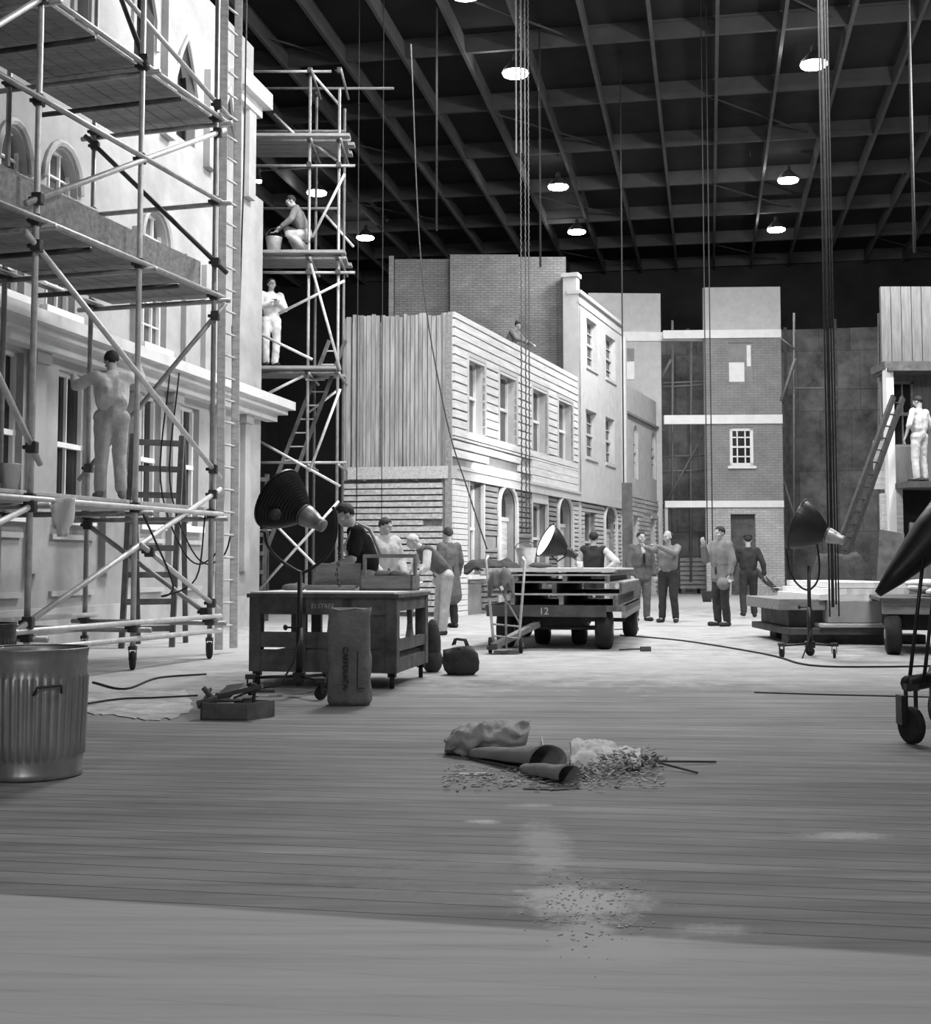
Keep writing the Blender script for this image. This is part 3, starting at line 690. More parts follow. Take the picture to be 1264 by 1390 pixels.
# angled brick wall + high flat beyond, dark flat standing before it
ab = thing('house_wall', 'pale house wall with narrow arched windows beyond the rendered block', 'building', (CO.x, CO.y, 0), CA)
u0, u1 = UT2+.3, cu(902, 600)
ah = [(cu(864, 600), cu(870, 600), zc(867, 650), zc(867, 577)), (cu(888, 600), cu(894, 600), zc(891, 650), zc(891, 587))]
ad = [(cu(863, 740), cu(870, 740), 0, zc(866, 698)), (cu(886, 740), cu(893, 740), 0, zc(889, 702))]
mb = MB(); wall_holes(mb, u0, u1, 0, zc(872, 532), .1, .35, ah+ad)
for h in ah+ad: arch_fill(mb, h[0], h[1], h[3]-.35, h[3], .1, .35)
mb.build('wall', 'render_wall', ab)
mb = MB(); boards_h(mb, u0, u1, 0, 3.6, .06, .1, .16, .03, ah+ad, 41, .08); mb.build('lower_boards', 'slat_h_dim', ab)
MB().box(u0, u1, 0, .1, zc(880, 572)-.08, zc(880, 572)).build('string_course', 'wood', ab)
for h in ah: window(ab, *h, cols=1, rows=3, y=.22, fm='cream', pm='pane_grey', sill=False)
for h in ad: MB().box(h[0], h[1], .3, .33, 0, h[3]).build('door', 'wood_dark', ab)
p0 = g(846, 836); p1 = g(860, 836)
mb = MB().box(p0.x, p1.x, p0.y, p0.y+.06, 0, zat(655, p0.y)); tag(centred(mb, 'door_panel', 'wood_dark', bevel=.01), 'tall dark door panel stood on end left of the man in the dark suit', 'panel')

FB = 49.5
hf = thing('backing_flat', 'high pale flat with white band behind the rendered block', 'scenery', (xat(855, FB), FB, 0), math.radians(2))
def fx(px): return xat(px, FB, 600)-xat(855, FB)
MB().box(fx(800), fx(899), 0, .12, 0, zat(398, FB)).build('wall', 'render_wall', hf)
MB().box(fx(800), fx(960), -.06, 0, zat(463, FB), zat(451, FB)).build('white_band', 'white_paint', hf)
f = MB().box(fx(844), fx(862), -.03, 0, zat(490, FB), zat(473, FB)).build('window', 'grey_paint', hf, label='blocked window patch')
MB().box(fx(844), fx(862), -.03, 0, zat(515, FB), zat(491, FB)).build('window', 'white_paint', hf, label='white sheet in window patch')

# far house
FH = 49.0; fr = math.radians(4)
far = thing('brick_house', 'far brick house front with white bands facing the yard', 'building', (xat(902, FH), FH, 0), -math.radians(3))
def wx(px): return xat(px, FH, 620)-xat(902, FH)
B = [(zat(460, FH), zat(449, FH)), (zat(576, FH), zat(564, FH)), (zat(689, FH), zat(680, FH))]
fh = [(wx(990), wx(1023), zat(519, FH), zat(466, FH)), (wx(990), wx(1022), zat(633, FH), zat(581, FH)), (wx(990), wx(1023), 0, zat(698, FH))]
mb = MB(); wall_holes(mb, wx(957), wx(1061), B[2][1], zat(391, FH), 0, .3, fh); mb.build('wall', 'brick_far', far)
mb = MB(); wall_holes(mb, wx(957), wx(1061), 0, B[2][0], 0, .3, fh); mb.build('base_wall', 'brick_pale', far)
for q in B: MB().box(wx(902), wx(1061), -.08, .1, q[0], q[1]).build('white_band', 'white_paint', far)
MB().box(wx(902), wx(906), 0, .3, 0, B[2][0]).build('corner_post', 'cream', far)
MB().box(wx(957), wx(1061), -.02, 0, B[0][1], zat(391, FH)).build('parapet', 'render_wall', far)
window(far, *fh[1], cols=3, rows=4, y=.1, bar=.05, t=.12)
o = MB().box(fh[0][0], fh[0][1], .05, .1, fh[0][2], fh[0][3]).build('window', 'grey_paint', far, label='boarded window with white sheets')
MB().box(fh[0][0]+.02, fh[0][0]+.6, .02, .05, fh[0][2], fh[0][2]+.75).build('white_sheet', 'white_paint', o)
MB().box(fh[0][0]+.7, fh[0][0]+.85, .02, .05, fh[0][2]+.6, fh[0][3]-.1).build('white_sheet', 'white_paint', o)
MB().box(fh[2][0]-.06, fh[2][1]+.06, .25, .3, 0, fh[2][3]).build('door', 'wood_dark', far)
mb = MB()
for a, b in (((902, 395), (960, 570)),): pass
for px, y0, y1 in ((913, 435, 800), (938, 460, 790)): mb.tube([at(px, y1, FH+1.2), at(px, y0, FH+1.2)], .05, 6)
for py in (520, 620, 525, 640): mb.tube([at(900, py, FH+1.2), at(958, py-2, FH+1.2)], .04, 6)
mb.tube([at(897, 515, FH+1), at(911, 488, FH+1)], .07, 6); mb.tube([at(900, 690, FH+1.1), at(955, 590, FH+1.1)], .04, 6)
tag(centred(mb, 'scaffold', 'tube_dull', smooth=True), 'far scaffold tubes seen through the open bay of the far brick house', 'scaffold')
mb = MB()
for px, y0, y1 in ((1078, 425, 800), (1193, 425, 800)): mb.tube([at(px, y1, FH+.5), at(px, y0, FH+.5)], .05, 6)
mb.tube([at(1060, 545, FH-.2), at(1080, 487, FH-.2)], .08, 6)
mb.tube([at(1060, 460, FH+.5), at(1080, 475, FH+.5)], .05, 6); mb.tube([at(1060, 640, FH+.5), at(1085, 720, FH+.5)], .05, 6); mb.tube([at(1076, 527, FH+.5), at(1214, 527, FH+.5)], .04, 6)
tag(centred(mb, 'scaffold', 'tube_dull', smooth=True), 'far scaffold poles standing before the patched plywood backing wall', 'scaffold')
# plywood backing
bw = thing('backing_wall', 'large mottled dark plywood backing wall at the right far end', 'scenery', (xat(1130, 53), 53, 0), HR)
MB().box(-14, 9, 0, .2, 0, zat(446, 53)).build('panel_face', 'ply', bw)
mb = MB()
for k in range(12): mb.box(-13.8+k*2, -13.65+k*2, -.02, 0, 0, zat(446, 53)+random.uniform(-.4, .5))
mb.build('batten', 'wood_dark', bw)

# ------------------------------------------------------------------ right set with platform
RY = 26.0
rs = thing('shop_front', 'pale timber shop front with platform and ledge at the right edge', 'building', (xat(1235, RY), RY, 0), 0)
def rx(px): return xat(px, RY, 650)-xat(1235, RY)
zp = zat(655, RY); zl0, zl1 = zat(497, RY), zat(487, RY)
mb = MB(); wall_holes(mb, rx(1221), rx(1330), zp, zl0, 1.0, 1.15, [(rx(1237), rx(1268), zat(600, RY), zat(508, RY))]); mb.build('wall', 'board_grey', rs)
window(rs, rx(1237), rx(1268), zat(600, RY), zat(508, RY), cols=2, rows=2, y=1.1, fm='wood', pm='pane', sill=False)
mb = MB(); x = rx(1221)
while x < rx(1330): mb.box(x, x+.2, .9, 1.0, zl1, zat(376, RY)); x += .215
mb.build('upper_boards', 'board_grey', rs)
MB().box(rx(1211), rx(1330), .3, 1.2, zl0, zl1).box(rx(1214), rx(1330), .2, 1.2, zl0-.06, zl0).build('ledge', 'wood_dark', rs)
MB().box(rx(1213), rx(1223), .3, .55, 0, zl0).build('post', 'white_paint', rs)
MB().box(rx(1206), rx(1213), .45, .6, 0, zat(668, RY)).box(rx(1198), rx(1214), .5, .56, zat(662, RY), zat(595, RY)).build('post_bracket', 'wood_light', rs)
MB().box(rx(1222), rx(1330), -.4, 1.2, zp-.12, zp).build('platform_deck', 'wood_dark', rs)
MB().box(rx(1223), rx(1330), .6, .7, 0, zp-.12).build('shade_backing', 'dark', rs)  # dark sheet standing in for the shaded space below the deck
MB().box(rx(1223), rx(1232), .3, .58, 0, zp-.12).build('inner_post', 'wood_light', rs)
# leaning long ladder
ll = thing('ladder', 'long dark ladder leaning against the right shop front', 'ladder', (xat(1110, 24.5), 24.5, 0))
a0 = g(1098, 835); a0 = Vector((xat(1098, 24.2), 24.2, .02)); a1 = at(1213, 538, 26.1)
for d in (Vector((0, 0, 0)), Vector((.3, .25, .0))): MB().beam(a0+d, a1+d*.9, .06, .12).build('side_rail', 'canvas', ll, world=True)
for k in range(18): p = a0.lerp(a1, (k+.5)/18); MB().tube([p, p+Vector((.28, .23, 0))], .016, 6).build('rung', 'canvas', ll, world=True)
for px0, px1, py, lab in ((1172, 1197, 722, 'dark flat leaning left of the white post of the shop front'), (1222, 1238, 712, 'dark flat leaning right of the white post of the shop front')):
    Yv = 25.2; a = at(px0, 790, Yv); b = at(px1, py, Yv+.6)
    mb = MB(); mb.beam((b.x-.12, Yv, 0), (b.x+.2, Yv+.6, b.z), .5, .05, up=(0, 1, 0)); tag(centred(mb, 'scenery_flat', 'wood_dark'), lab, 'scenery')

# ------------------------------------------------------------------ ropes, chains and cables
def rope(pts, r, label, m='rope', name='rope', cat='rope', group=None):
    pts = smooth_path(pts)
    mb = MB().tube(pts, r, 6); return tag(centred(mb, name, m, smooth=True), label, cat, group)
def vrope(px, Y, z0, r, label, m='rope', **k): x = xat(px, Y, 700); return rope([(x, Y, z0), (x, Y, CZ+.02)], r, label, m, **k)
for (px, r), od in zip(((1124, .011), (1128.5, .019), (1133, .011), (1136.5, .009)), ('leftmost', 'thickest, second from left', 'third from left', 'rightmost')): vrope(px, 15.6, .35+random.uniform(0, .3), r, 'rope of the hanging bundle before the right pile, '+od, 'rope_dark', group='ropes of the right hanging bundle')
ch = MB(); x = xat(708, 26, 700)
for dx in (0, .09, .16):
    z = 1.75
    while z < CZ-.1: ch.tube([(x+dx, 26, z), (x+dx+.012, 26, z+.07), (x+dx, 26, z+.13)], .014, 5); z += .13
tag(centred(ch, 'hoist_chain', 'steel_dark'), 'triple hoist chain hanging before the boarded house from the roof', 'chain')
ch = MB()
for dx in (-.08, .02, .1): ch.tube([(x+dx, 26.1, 9.6), (x+dx, 26.1, CZ)], .018, 6)
tag(centred(ch, 'hoist_tackle', 'rope'), 'pale tackle ropes above the hoist chain near the roof', 'rope')
for px, Y, z0, lab in ((960, 30, 1.6, 'left thin rope of the pair hanging in front of the far brick house'), (967, 30, 1.6, 'right thin rope of the pair hanging in front of the far brick house')):
    vrope(px, Y, z0, .014, lab, 'rope_dark')
for px, Y, z0, r, lab in ((484, 27.4, 1, .012, 'thin rope hanging before the vertical boards of the gable, left'), (847, 34, .5, .02, 'thin rope hanging beside the rendered block'), (518, 27.2, 1, .01, 'thin rope hanging before the vertical boards of the gable, right'), (735, 32, 8.6, .03, 'dark rope hanging between roof and brick flats'), (1250, 24, 7, .03, 'thick rope hanging at the right edge'), (592, 30, 9, .03, 'dark rope hanging above the brick flats')):
    vrope(px, Y, z0, r, lab, 'rope_dark')
rope([at(558, 60, 22), at(572, 360, 21.5), at(604, 560, 21), at(636, 668, 20.5), at(661, 745, 20)], .013, 'slanting cable running from the roof down to the handcart stack', 'rope_dark', 'cable', 'cable')
rope([Vector((at(333, 130, 17.2).x, 17.2, 15.02)), at(333, 130, 17.2), at(328, 330, 17), at(321, 560, 17)], .012, 'thin dark line beside the tall ladder', 'rope_dark')

# ------------------------------------------------------------------ people
def person(label, loc, yaw, H=1.78, J=None, top='shirt', topm='cloth_mid', legm='cloth_grey', sleeve='long', hair='hair', head=(0, 0), hat=None, hem=None, extra=None, shoe='cloth_darkc', sit=False):
    D = dict(hipL=(-.095, 0, .92), hipR=(.095, 0, .92), kneeL=(-.11, -.02, .50), kneeR=(.11, -.02, .50), ankL=(-.12, .02, .09), ankR=(.12, .02, .09),
             toeL=None, toeR=None, waist=(0, 0, 1.10), chest=(0, -.01, 1.30), neck=(0, .01, 1.49), head=(0, -.02, 1.645),
             shL=(-.185, .01, 1.43), shR=(.185, .01, 1.43), elL=(-.25, .03, 1.16), elR=(.25, .03, 1.16), wrL=(-.26, -.06, .91), wrR=(.26, -.06, .91))
    D.update(J or {}); J = {k: (Vector(v) if v is not None else None) for k, v in D.items()}
    root = thing('person', label, 'person', loc, yaw); root.scale = (H/1.78,)*3
    for s in 'LR':
        if J['toe'+s] is None: J['toe'+s] = J['ank'+s]+Vector((.0, -.17, -.045)) + Vector((-.03 if s == 'L' else .03, 0, 0))
    hy, hp = head; HRm = (Matrix.Rotation(hy, 3, 'Z') @ Matrix.Rotation(hp, 3, 'X'))
    hc = J['head']
    b = MB()
    pel = (J['hipL']+J['hipR'])/2
    for s, sg in (('L', -1), ('R', 1)):
        b.capsule(J['hip'+s], J['knee'+s], .085, .055).capsule(J['knee'+s], J['ank'+s], .056, .034).capsule(J['ank'+s]+Vector((0, .02, -.03)), J['toe'+s], .042, .032)
        b.capsule(J['sh'+s], J['el'+s], .052, .04).capsule(J['el'+s], J['wr'+s], .042, .027)
        fd = (J['wr'+s]-J['el'+s]).normalized(); side = fd.cross(Vector((0, 0, 1)))
        if side.length < .3: side = Vector((0, 1, 0))*(1)
        side.normalize(); nrm = fd.cross(side).normalized()
        w0 = J['wr'+s]; pc = w0+fd*.055
        for k in (-.022, 0, .022): b.capsule(w0+fd*.015+side*k*.6, w0+fd*.085+side*k, .017, .014, 8)
        for k, L_ in ((-.03, .062), (-.01, .075), (.01, .07), (.03, .055)):
            a = w0+fd*.085+side*k; m1 = a+fd*L_*.55+nrm*.012*sg; m2 = m1+fd*L_*.4+nrm*.028*sg
            b.capsule(a, m1, .0105, .0095, 8).capsule(m1, m2, .0095, .008, 8)
        a = w0+fd*.03-side*.022; m1 = a+fd*.035-side*.03; b.capsule(a, m1, .0125, .011, 8).capsule(m1, m1+fd*.035-side*.004, .011, .009, 8)
        b.capsule(J['sh'+s], J['chest'], .06, .10)
    b.capsule(J['hipL'], J['hipR'], .10, .10).capsule(pel+Vector((0, 0, .04)), J['waist'], .12, .115)
    ax = (J['shR']-J['shL']).normalized()
    for k in (-.055, .055): b.capsule(J['waist']+ax*k, J['chest']+ax*k*1.2, .10, .115)
    b.capsule(J['chest'], J['neck'], .1, .06).capsule(J['neck'], hc+HRm @ Vector((0, .02, -.05)), .057, .052)
    def hb(c, r): b.ball(hc+HRm @ Vector(c), r, HRm)
    hb((0, .005, .02), (.076, .094, .1)); hb((0, -.03, -.045), (.056, .06, .062)); hb((0, -.062, -.075), (.028, .026, .026))
    hb((0, -.096, -.012), (.013, .02, .026)); hb((0, -.085, .028), (.05, .016, .012)); hb((0, -.082, -.052), (.024, .014, .012))
    for k in (-1, 1): hb((k*.077, .01, -.01), (.012, .02, .032)); hb((k*.03, -.084, .008), (.014, .008, .008)); hb((k*.045, -.06, -.03), (.025, .03, .025))
    o = b.build('body', 'skin', root, smooth=True)
    rm = o.modifiers.new('r', 'REMESH'); rm.mode = 'VOXEL'; rm.voxel_size = .0095; rm.use_smooth_shade = True
    sm = o.modifiers.new('s', 'SMOOTH'); sm.factor = .5; sm.iterations = 3
    def cloth(mb, name, m, vox=.016, lab=None, it=4):
        c = mb.build(name, m, root, smooth=True, label=lab)
        r_ = c.modifiers.new('r', 'REMESH'); r_.mode = 'VOXEL'; r_.voxel_size = vox; r_.use_smooth_shade = True
        s_ = c.modifiers.new('s', 'SMOOTH'); s_.factor = .5; s_.iterations = it
        tx = bpy.data.textures.get('folds') or bpy.data.textures.new('folds', 'CLOUDS'); tx.noise_scale = .09
        d_ = c.modifiers.new('d', 'DISPLACE'); d_.texture = tx; d_.strength = .018; d_.mid_level = .5; d_.texture_coords = 'LOCAL'
        return c
    # trousers
    t = MB()
    for s in 'LR':
        kn, an = J['knee'+s], J['ank'+s]; end = an+(kn-an).normalized()*.02
        t.capsule(J['hip'+s], kn, .108, .082).capsule(kn, end, .08, .07)
    t.capsule(J['hipL'], J['hipR'], .115, .115).capsule(pel+Vector((0, 0, .04)), J['waist']*.75+pel*.25, .135, .128)
    cloth(t, 'trousers', legm)
    # upper garment
    t = MB(); g_ = .022 if top != 'jacket' else .035
    for k in (-.055, .055): t.capsule(J['waist']+ax*k, J['chest']+ax*k*1.2, .11+g_, .118+g_)
    for s in 'LR': t.capsule(J['sh'+s]*.97+J['chest']*.03, J['chest'], .06+g_, .1+g_)
    t.capsule(J['chest'], J['neck']-(J['neck']-J['chest'])*.25, .1+g_, .065+g_)
    if top in ('jacket', 'coat'):
        dn = (pel-J['waist']); low = pel+dn.normalized()*(.06 if top == 'jacket' else .35)
        for k in (-.06, .06): t.capsule(J['waist']+ax*k, low+ax*k*1.3, .13, .135 if top == 'jacket' else .18)
    else: t.capsule(J['waist'], pel+Vector((0, 0, .05)), .125, .135)
    if sleeve != 'none' and top != 'vest':
        for s in 'LR':
            el, wr = J['el'+s], J['wr'+s]; sh = J['sh'+s]
            if sleeve == 'short': t.capsule(sh, sh.lerp(el, .75), .07, .068)
            elif sleeve == 'rolled': t.capsule(sh, el, .07, .062).capsule(el, el.lerp(wr, .15), .062, .058)
            else: t.capsule(sh, el, .06+g_*.7, .05+g_*.7).capsule(el, el.lerp(wr, .95), .05+g_*.7, .038+g_*.5)
    cloth(t, {'jacket': 'jacket', 'coat': 'coat', 'vest': 'waistcoat'}.get(top, 'shirt'), topm)
    if top == 'vest':
        for s in 'LR':
            t = MB()
            el, wr = J['el'+s], J['wr'+s]; sh = J['sh'+s]; t.capsule(sh, el, .073, .068).capsule(el, el.lerp(wr, .3 if sleeve == 'rolled' else .9), .066, .05)
            cloth(t, 'sleeve', 'cloth_white')
    for s in 'LR':
        a, tt = J['ank'+s], J['toe'+s]; q = MB().capsule(a+Vector((0, .035, -.045)), tt+Vector((0, 0, -.005)), .045, .04).capsule(a, a+Vector((0, .02, -.03)), .045, .045)
        q.v = [Vector((p.x, p.y, max(p.z, min(a.z, .09)-.088))) for p in q.v]
        q.build('shoe', shoe, root, smooth=True)
    if hair:
        hm = MB().ball((0, .012, .03), (.088, .102, .1), None, 20)
        keep = [f for f in hm.f if sum(hm.v[i].z+.75*hm.v[i].y for i in f)/len(f) > .018 and sum(hm.v[i].z for i in f)/len(f) > -.05]
        hm.f = keep; hm.v = [hc+HRm @ p for p in hm.v]
        h = hm.build('hair', hair, root, smooth=True); sd = h.modifiers.new('s', 'SOLIDIFY'); sd.thickness = .014
    if hat:
        q = MB().ball((0, 0, .085), (.1, .115, .06)); q.ball((0, -.1, .065), (.07, .07, .012)); q.v = [hc+HRm @ p for p in q.v]; q.build('cap', hat, root, smooth=True)
    if extra: extra(root, J)
    return root

def straps(root, J):     # white braces over the back and shoulder
    sp_ = (J['neck']-J['waist']).normalized(); nb = Vector((0, sp_.z, -sp_.y)).normalized()
    for s in (-1, 1):
        MB().tube([J['waist']+Vector((s*.03, 0, 0))+nb*.16, J['chest']+Vector((s*.06, 0, 0))+nb*.165, J['chest'].lerp(J['neck'], .6)+Vector((s*.1, 0, 0))+nb*.15, J['chest'].lerp(J['neck'], .9)+Vector((s*.12, 0, .0))+nb*.04+sp_*.06, J['chest']+Vector((s*.1, 0, .03))-nb*.17, J['waist']+Vector((s*.09, 0, .0))-nb*.16], .016, 6).build('braces', 'cloth_white', root, smooth=True, label='white brace strap')
# 1 worker on the left scaffold, back to us, reaching up
person('worker in white shirt and pale trousers reaching up on the near scaffold deck', (at(150, 650, 14.0).x, 14.0, 1.83), math.radians(180+20), 1.70,
       dict(shL=(-.18, -.06, 1.40), shR=(.18, -.06, 1.40), chest=(0, -.07, 1.28), neck=(0, -.10, 1.46), head=(0, -.17, 1.60), elL=(-.34, -.30, 1.44), wrL=(-.32, -.50, 1.62), elR=(.38, -.20, 1.30), wrR=(.40, -.44, 1.44),
            kneeL=(-.10, -.08, .5), kneeR=(.1, -.02, .5), waist=(0, .02, 1.1)), topm='cloth_white', legm='cloth_pale', shoe='cloth_mid', head=(0, .3))
# 2 standing painter on the tower
person('painter in white overalls standing with folded arms on the lowest tower deck', (at(368, 490, TY+.25).x, TY+.2, Zd1+.035), math.radians(25), 1.78,
       dict(elL=(-.27, -.04, 1.17), wrL=(-.04, -.24, 1.22), elR=(.27, -.04, 1.17), wrR=(.03, -.25, 1.27), ankL=(-.09, .02, .09), ankR=(.08, 0, .09)), topm='cloth_white', legm='cloth_white', hair='hair')
# 3 crouching painter
person('painter crouching beside a bucket on the middle tower deck', (at(408, 325, TY+.3).x, TY+.3, Zd2+.035), math.radians(-80), 1.78,
       dict(hipL=(-.1, .1, .38), hipR=(.1, .1, .38), kneeL=(-.14, -.26, .52), kneeR=(.16, -.24, .36), ankL=(-.12, -.05, .09), ankR=(.14, .1, .09), waist=(0, .04, .56), chest=(0, -.06, .76), neck=(0, -.12, .93), head=(0, -.2, 1.06),
            shL=(-.18, -.1, .88), shR=(.18, -.1, .88), elL=(-.26, -.28, .68), wrL=(-.2, -.46, .52), elR=(.26, -.2, .64), wrR=(.2, -.38, .5)), topm='cloth_mid', legm='cloth_pale', head=(0, .35))
p = at(372, 322, TY+.2); r = thing('bucket', 'bucket beside the crouching painter on the middle tower deck', 'bucket', (p.x, p.y, Zd2+.035))
MB().lathe([(.12, 0), (.165, .3), (.17, .31), (.155, .31), (.11, .02)], n=20).build('pail', 'steel_light', r, smooth=True)
MB().tube([(.165*math.cos(a*PI/10), 0, .3+.2*math.sin(a*PI/10)) for a in range(11)], .008, 5).build('handle', 'steel_dark', r, smooth=True)
# 4 black T-shirt at the table
p = at(497, 700, 14.0)
person('burly man in black T-shirt with white braces bending over the work table', (p.x, 14.0, 0), math.radians(-84), 1.86,
       dict(waist=(0, .01, 1.1), chest=(0, -.07, 1.28), neck=(0, -.13, 1.45), head=(0, -.22, 1.58), shL=(-.2, -.09, 1.40), shR=(.2, -.09, 1.40), elL=(-.27, -.16, 1.12), wrL=(-.16, -.38, 1.02), elR=(.27, -.14, 1.12), wrR=(.14, -.4, 1.04)),
       topm='cloth_black', legm='cloth_mid', sleeve='short', head=(.2, .45), extra=straps)
# 5 man in work jacket
person('dark haired man in a pale work jacket between the table and the boarded gable', (at(522, 740, 18.5).x, 18.5, 0), math.radians(35), 1.80,
       dict(elL=(-.26, -.02, 1.16), wrL=(-.2, -.22, 1.0), elR=(.26, -.02, 1.16), wrR=(.22, -.2, .98)), top='jacket', topm='cloth_pale', legm='cloth_grey', head=(.5, .25))
# 6 bending man, waistcoat, white shirt sleeves, pale trousers
p = g(596, 862)
person('grey haired man in dark waistcoat and white sleeves leaning over the table end', (p.x, p.y, 0), math.radians(-70), 1.80,
       dict(hipL=(-.1, .1, .92), hipR=(.1, .1, .92), kneeL=(-.11, .04, .5), kneeR=(.11, .06, .5), waist=(0, .0, 1.08), chest=(0, -.17, 1.24), neck=(0, -.32, 1.38), head=(0, -.44, 1.46), shL=(-.19, -.25, 1.34), shR=(.19, -.25, 1.34),
            elL=(-.26, -.34, 1.06), wrL=(-.2, -.52, .9), elR=(.25, -.3, 1.06), wrR=(.2, -.5, .9)), top='vest', topm='cloth_grey', legm='cloth_pale', sleeve='rolled', hair='hair_grey', head=(0, .45))
# 7 grey coat man
p = g(612, 850)
person('man in long grey coat standing with his back to the boarded house corner', (p.x-.03, 23.0, 0), math.radians(-140), 1.80, None, top='coat', topm='cloth_grey', legm='cloth_darkc', head=(-.4, .1))
# 8 waistcoat man behind cart
person('man in dark waistcoat seen from behind with hand on hip beyond the stacked flats', (at(806, 740, 23.5).x, 23.5, 0), math.radians(170), 1.74,
       dict(elR=(.42, .06, 1.18), wrR=(.2, .02, 1.02), elL=(-.36, -.1, 1.2), wrL=(-.42, -.3, 1.12), elR_=None) if False else dict(elR=(.28, -.1, 1.15), wrR=(.2, -.3, 1.02), elL=(-.43, .1, 1.2), wrL=(-.2, .06, 1.02)),
       top='vest', topm='cloth_darkc', legm='cloth_darkc')
# 9 dark suit
def tie(root, J): MB().tube([J['neck']+Vector((0, -.085, -.03)), J['chest']+Vector((0, -.16, 0)), J['waist']+Vector((0, -.155, .05))], [.014, .02, .026], 6).build('tie', 'cloth_black', root, label='dark necktie')
def shirtfront(root, J):
    MB().ball(J['chest']+Vector((0, -.1, .1)), (.045, .06, .13)).build('shirt_front', 'cloth_white', root, smooth=True, label='white shirt front'); tie(root, J)
p = g(871, 843); person('young man in dark suit and tie standing left of the group', (p.x, p.y, 0), math.radians(15), 1.8,
       dict(elL=(-.27, .0, 1.16), wrL=(-.24, -.08, .92)), top='jacket', topm='cloth_grey', legm='cloth_grey', extra=shirtfront)
# 10 gesturing balding man
p = g(908, 845); person('balding man in pale pullover raising one arm in the yard', (p.x, p.y, 0), math.radians(-25), 1.8,
       dict(elL=(-.3, -.1, 1.38), wrL=(-.36, -.3, 1.44), elR=(.2, -.22, 1.32), wrR=(-.08, -.36, 1.46), ankL=(-.13, 0, .09), ankR=(.13, .05, .09)), topm='cloth_mid', legm='cloth_darkc', hair=None, head=(-.4, .05),
       extra=lambda root, J: MB().ball(J['head']+Vector((.03, .045, .01)), (.085, .075, .085)).build('hair', 'hair', root, smooth=True))
# 11 young man with hat in hand
def hathand(root, J):
    pass
p = g(980, 850); yp = p
person('young man in tweed jacket with dark trousers holding his hat low', (p.x, p.y, 0), math.radians(-60), 1.84,
       dict(elL=(-.22, -.16, 1.18), wrL=(-.12, -.3, 1.42), elR=(.28, .02, 1.16), wrR=(.28, -.04, .92)), top='jacket', topm='cloth_mid', legm='cloth_darkc', head=(.0, .1))
hp_ = at(982, 792, p.y-.32); mb = MB().lathe([(.02, .07), (.06, .065), (.075, .015), (.12, .0), (.12, -.01), (.02, -.01)], hp_, (0, -1, .2), 20)
tag(centred(mb, 'hat', 'cloth_mid', smooth=True), 'soft felt hat held by the young man in tweed jacket', 'hat')
# 12 dark man walking away
p = g(1017, 838); person('man in dark clothes walking away to the far brick house', (p.x, p.y, 0), math.radians(172), 1.78,
       dict(kneeL=(-.11, -.1, .5), ankL=(-.12, -.1, .09), kneeR=(.12, .0, .48), ankR=(.12, .16, .12), elL=(-.3, .08, 1.16), elR=(.3, -.02, 1.16), wrL=(-.33, .05, .92), wrR=(.33, -.1, .92)), topm='cloth_darkc', legm='cloth_darkc', head=(0, .25), hat='cloth_darkc')
# 13 man on right platform
person('man in white shirt and pale trousers standing on the right shop front platform', (at(1247, 650, 26.1).x, 26.0, zp), math.radians(-150), 1.78,
       dict(elL=(-.3, .02, 1.17), wrL=(-.32, -.12, .94), elR=(.3, .02, 1.17), wrR=(.34, -.05, .92)), topm='cloth_white', legm='cloth_white', sleeve='rolled', head=(.2, .3))
# 14 man on top of the boarded house
pu = cu(720, 460); wp = pmat(st) @ Vector((pu, .55, 0))
person('capped man leaning over the top edge of the boarded house', (wp.x, wp.y, 5.9), CA-.15, 1.74,
       dict(chest=(0, -.1, 1.24), neck=(0, -.16, 1.42), head=(0, -.24, 1.54), shL=(-.18, -.13, 1.36), shR=(.18, -.13, 1.36), elL=(-.26, -.3, 1.14), wrL=(-.2, -.52, 1.05), elR=(.26, -.3, 1.14), wrR=(.2, -.54, 1.04)), topm='cloth_mid', legm='cloth_grey', head=(0, .3), hat='cloth_grey')
wq = pmat(st) @ Vector((pu, .75, 0)); mb = MB(); a = pmat(st) @ Vector((pu-1.5, .7, 5.87)); b = pmat(st) @ Vector((pu+1.5, .7, 5.87)); mb.beam(a, b, .7, .06)
o = centred(mb, 'staging_board', 'wood'); tag(o, 'staging under the man on top of the boarded house', 'board')
mb = MB()
for s in (-1.3, 1.3):
    q = pmat(st) @ Vector((pu+s, .7, 0)); mb.beam((q.x, q.y, 0), (q.x, q.y, 5.84), .1, .1)
tag(centred(mb, 'staging_post', 'wood'), 'posts carrying the staging behind the boarded house', 'post')

# ------------------------------------------------------------------ work table
TR = -math.radians(10.5)
T0 = Vector((-1.98, 11.85, 0)); TW, TD, TH = 1.39, 1.33, .86
tb_ = thing('work_table', 'heavy rolling wooden work table with open frame sides in the foreground yard', 'table', T0, TR)
MB().box(-.02, TW+.02, -.02, TD+.02, TH-.05, TH-.012).build('table_top', 'table_wood', tb_, bevel=.006)
MB().box(.02, TW-.02, -.026, TD, TH-.011, TH+.004).build('top_sheet', 'paper', tb_, label='white plaster-dusted paper sheet covering the top')
for x in (0, TW-.11):
    for y in (0, TD-.11): MB().box(x, x+.11, y, y+.11, .14, TH-.05).build('leg', 'table_wood', tb_, bevel=.006)
for x in (.45, .88): MB().box(x, x+.09, 0, .06, .2, TH-.05).build('upright', 'table_wood', tb_)
for x in (.2, .42, .64, .9): MB().box(x, x+.1, TD-.07, TD-.01, .2, TH-.05).build('upright', 'table_wood', tb_)
fr_ = MB().box(.11, TW-.11, 0, .05, TH-.2, TH-.05).build('rail', 'table_wood', tb_)
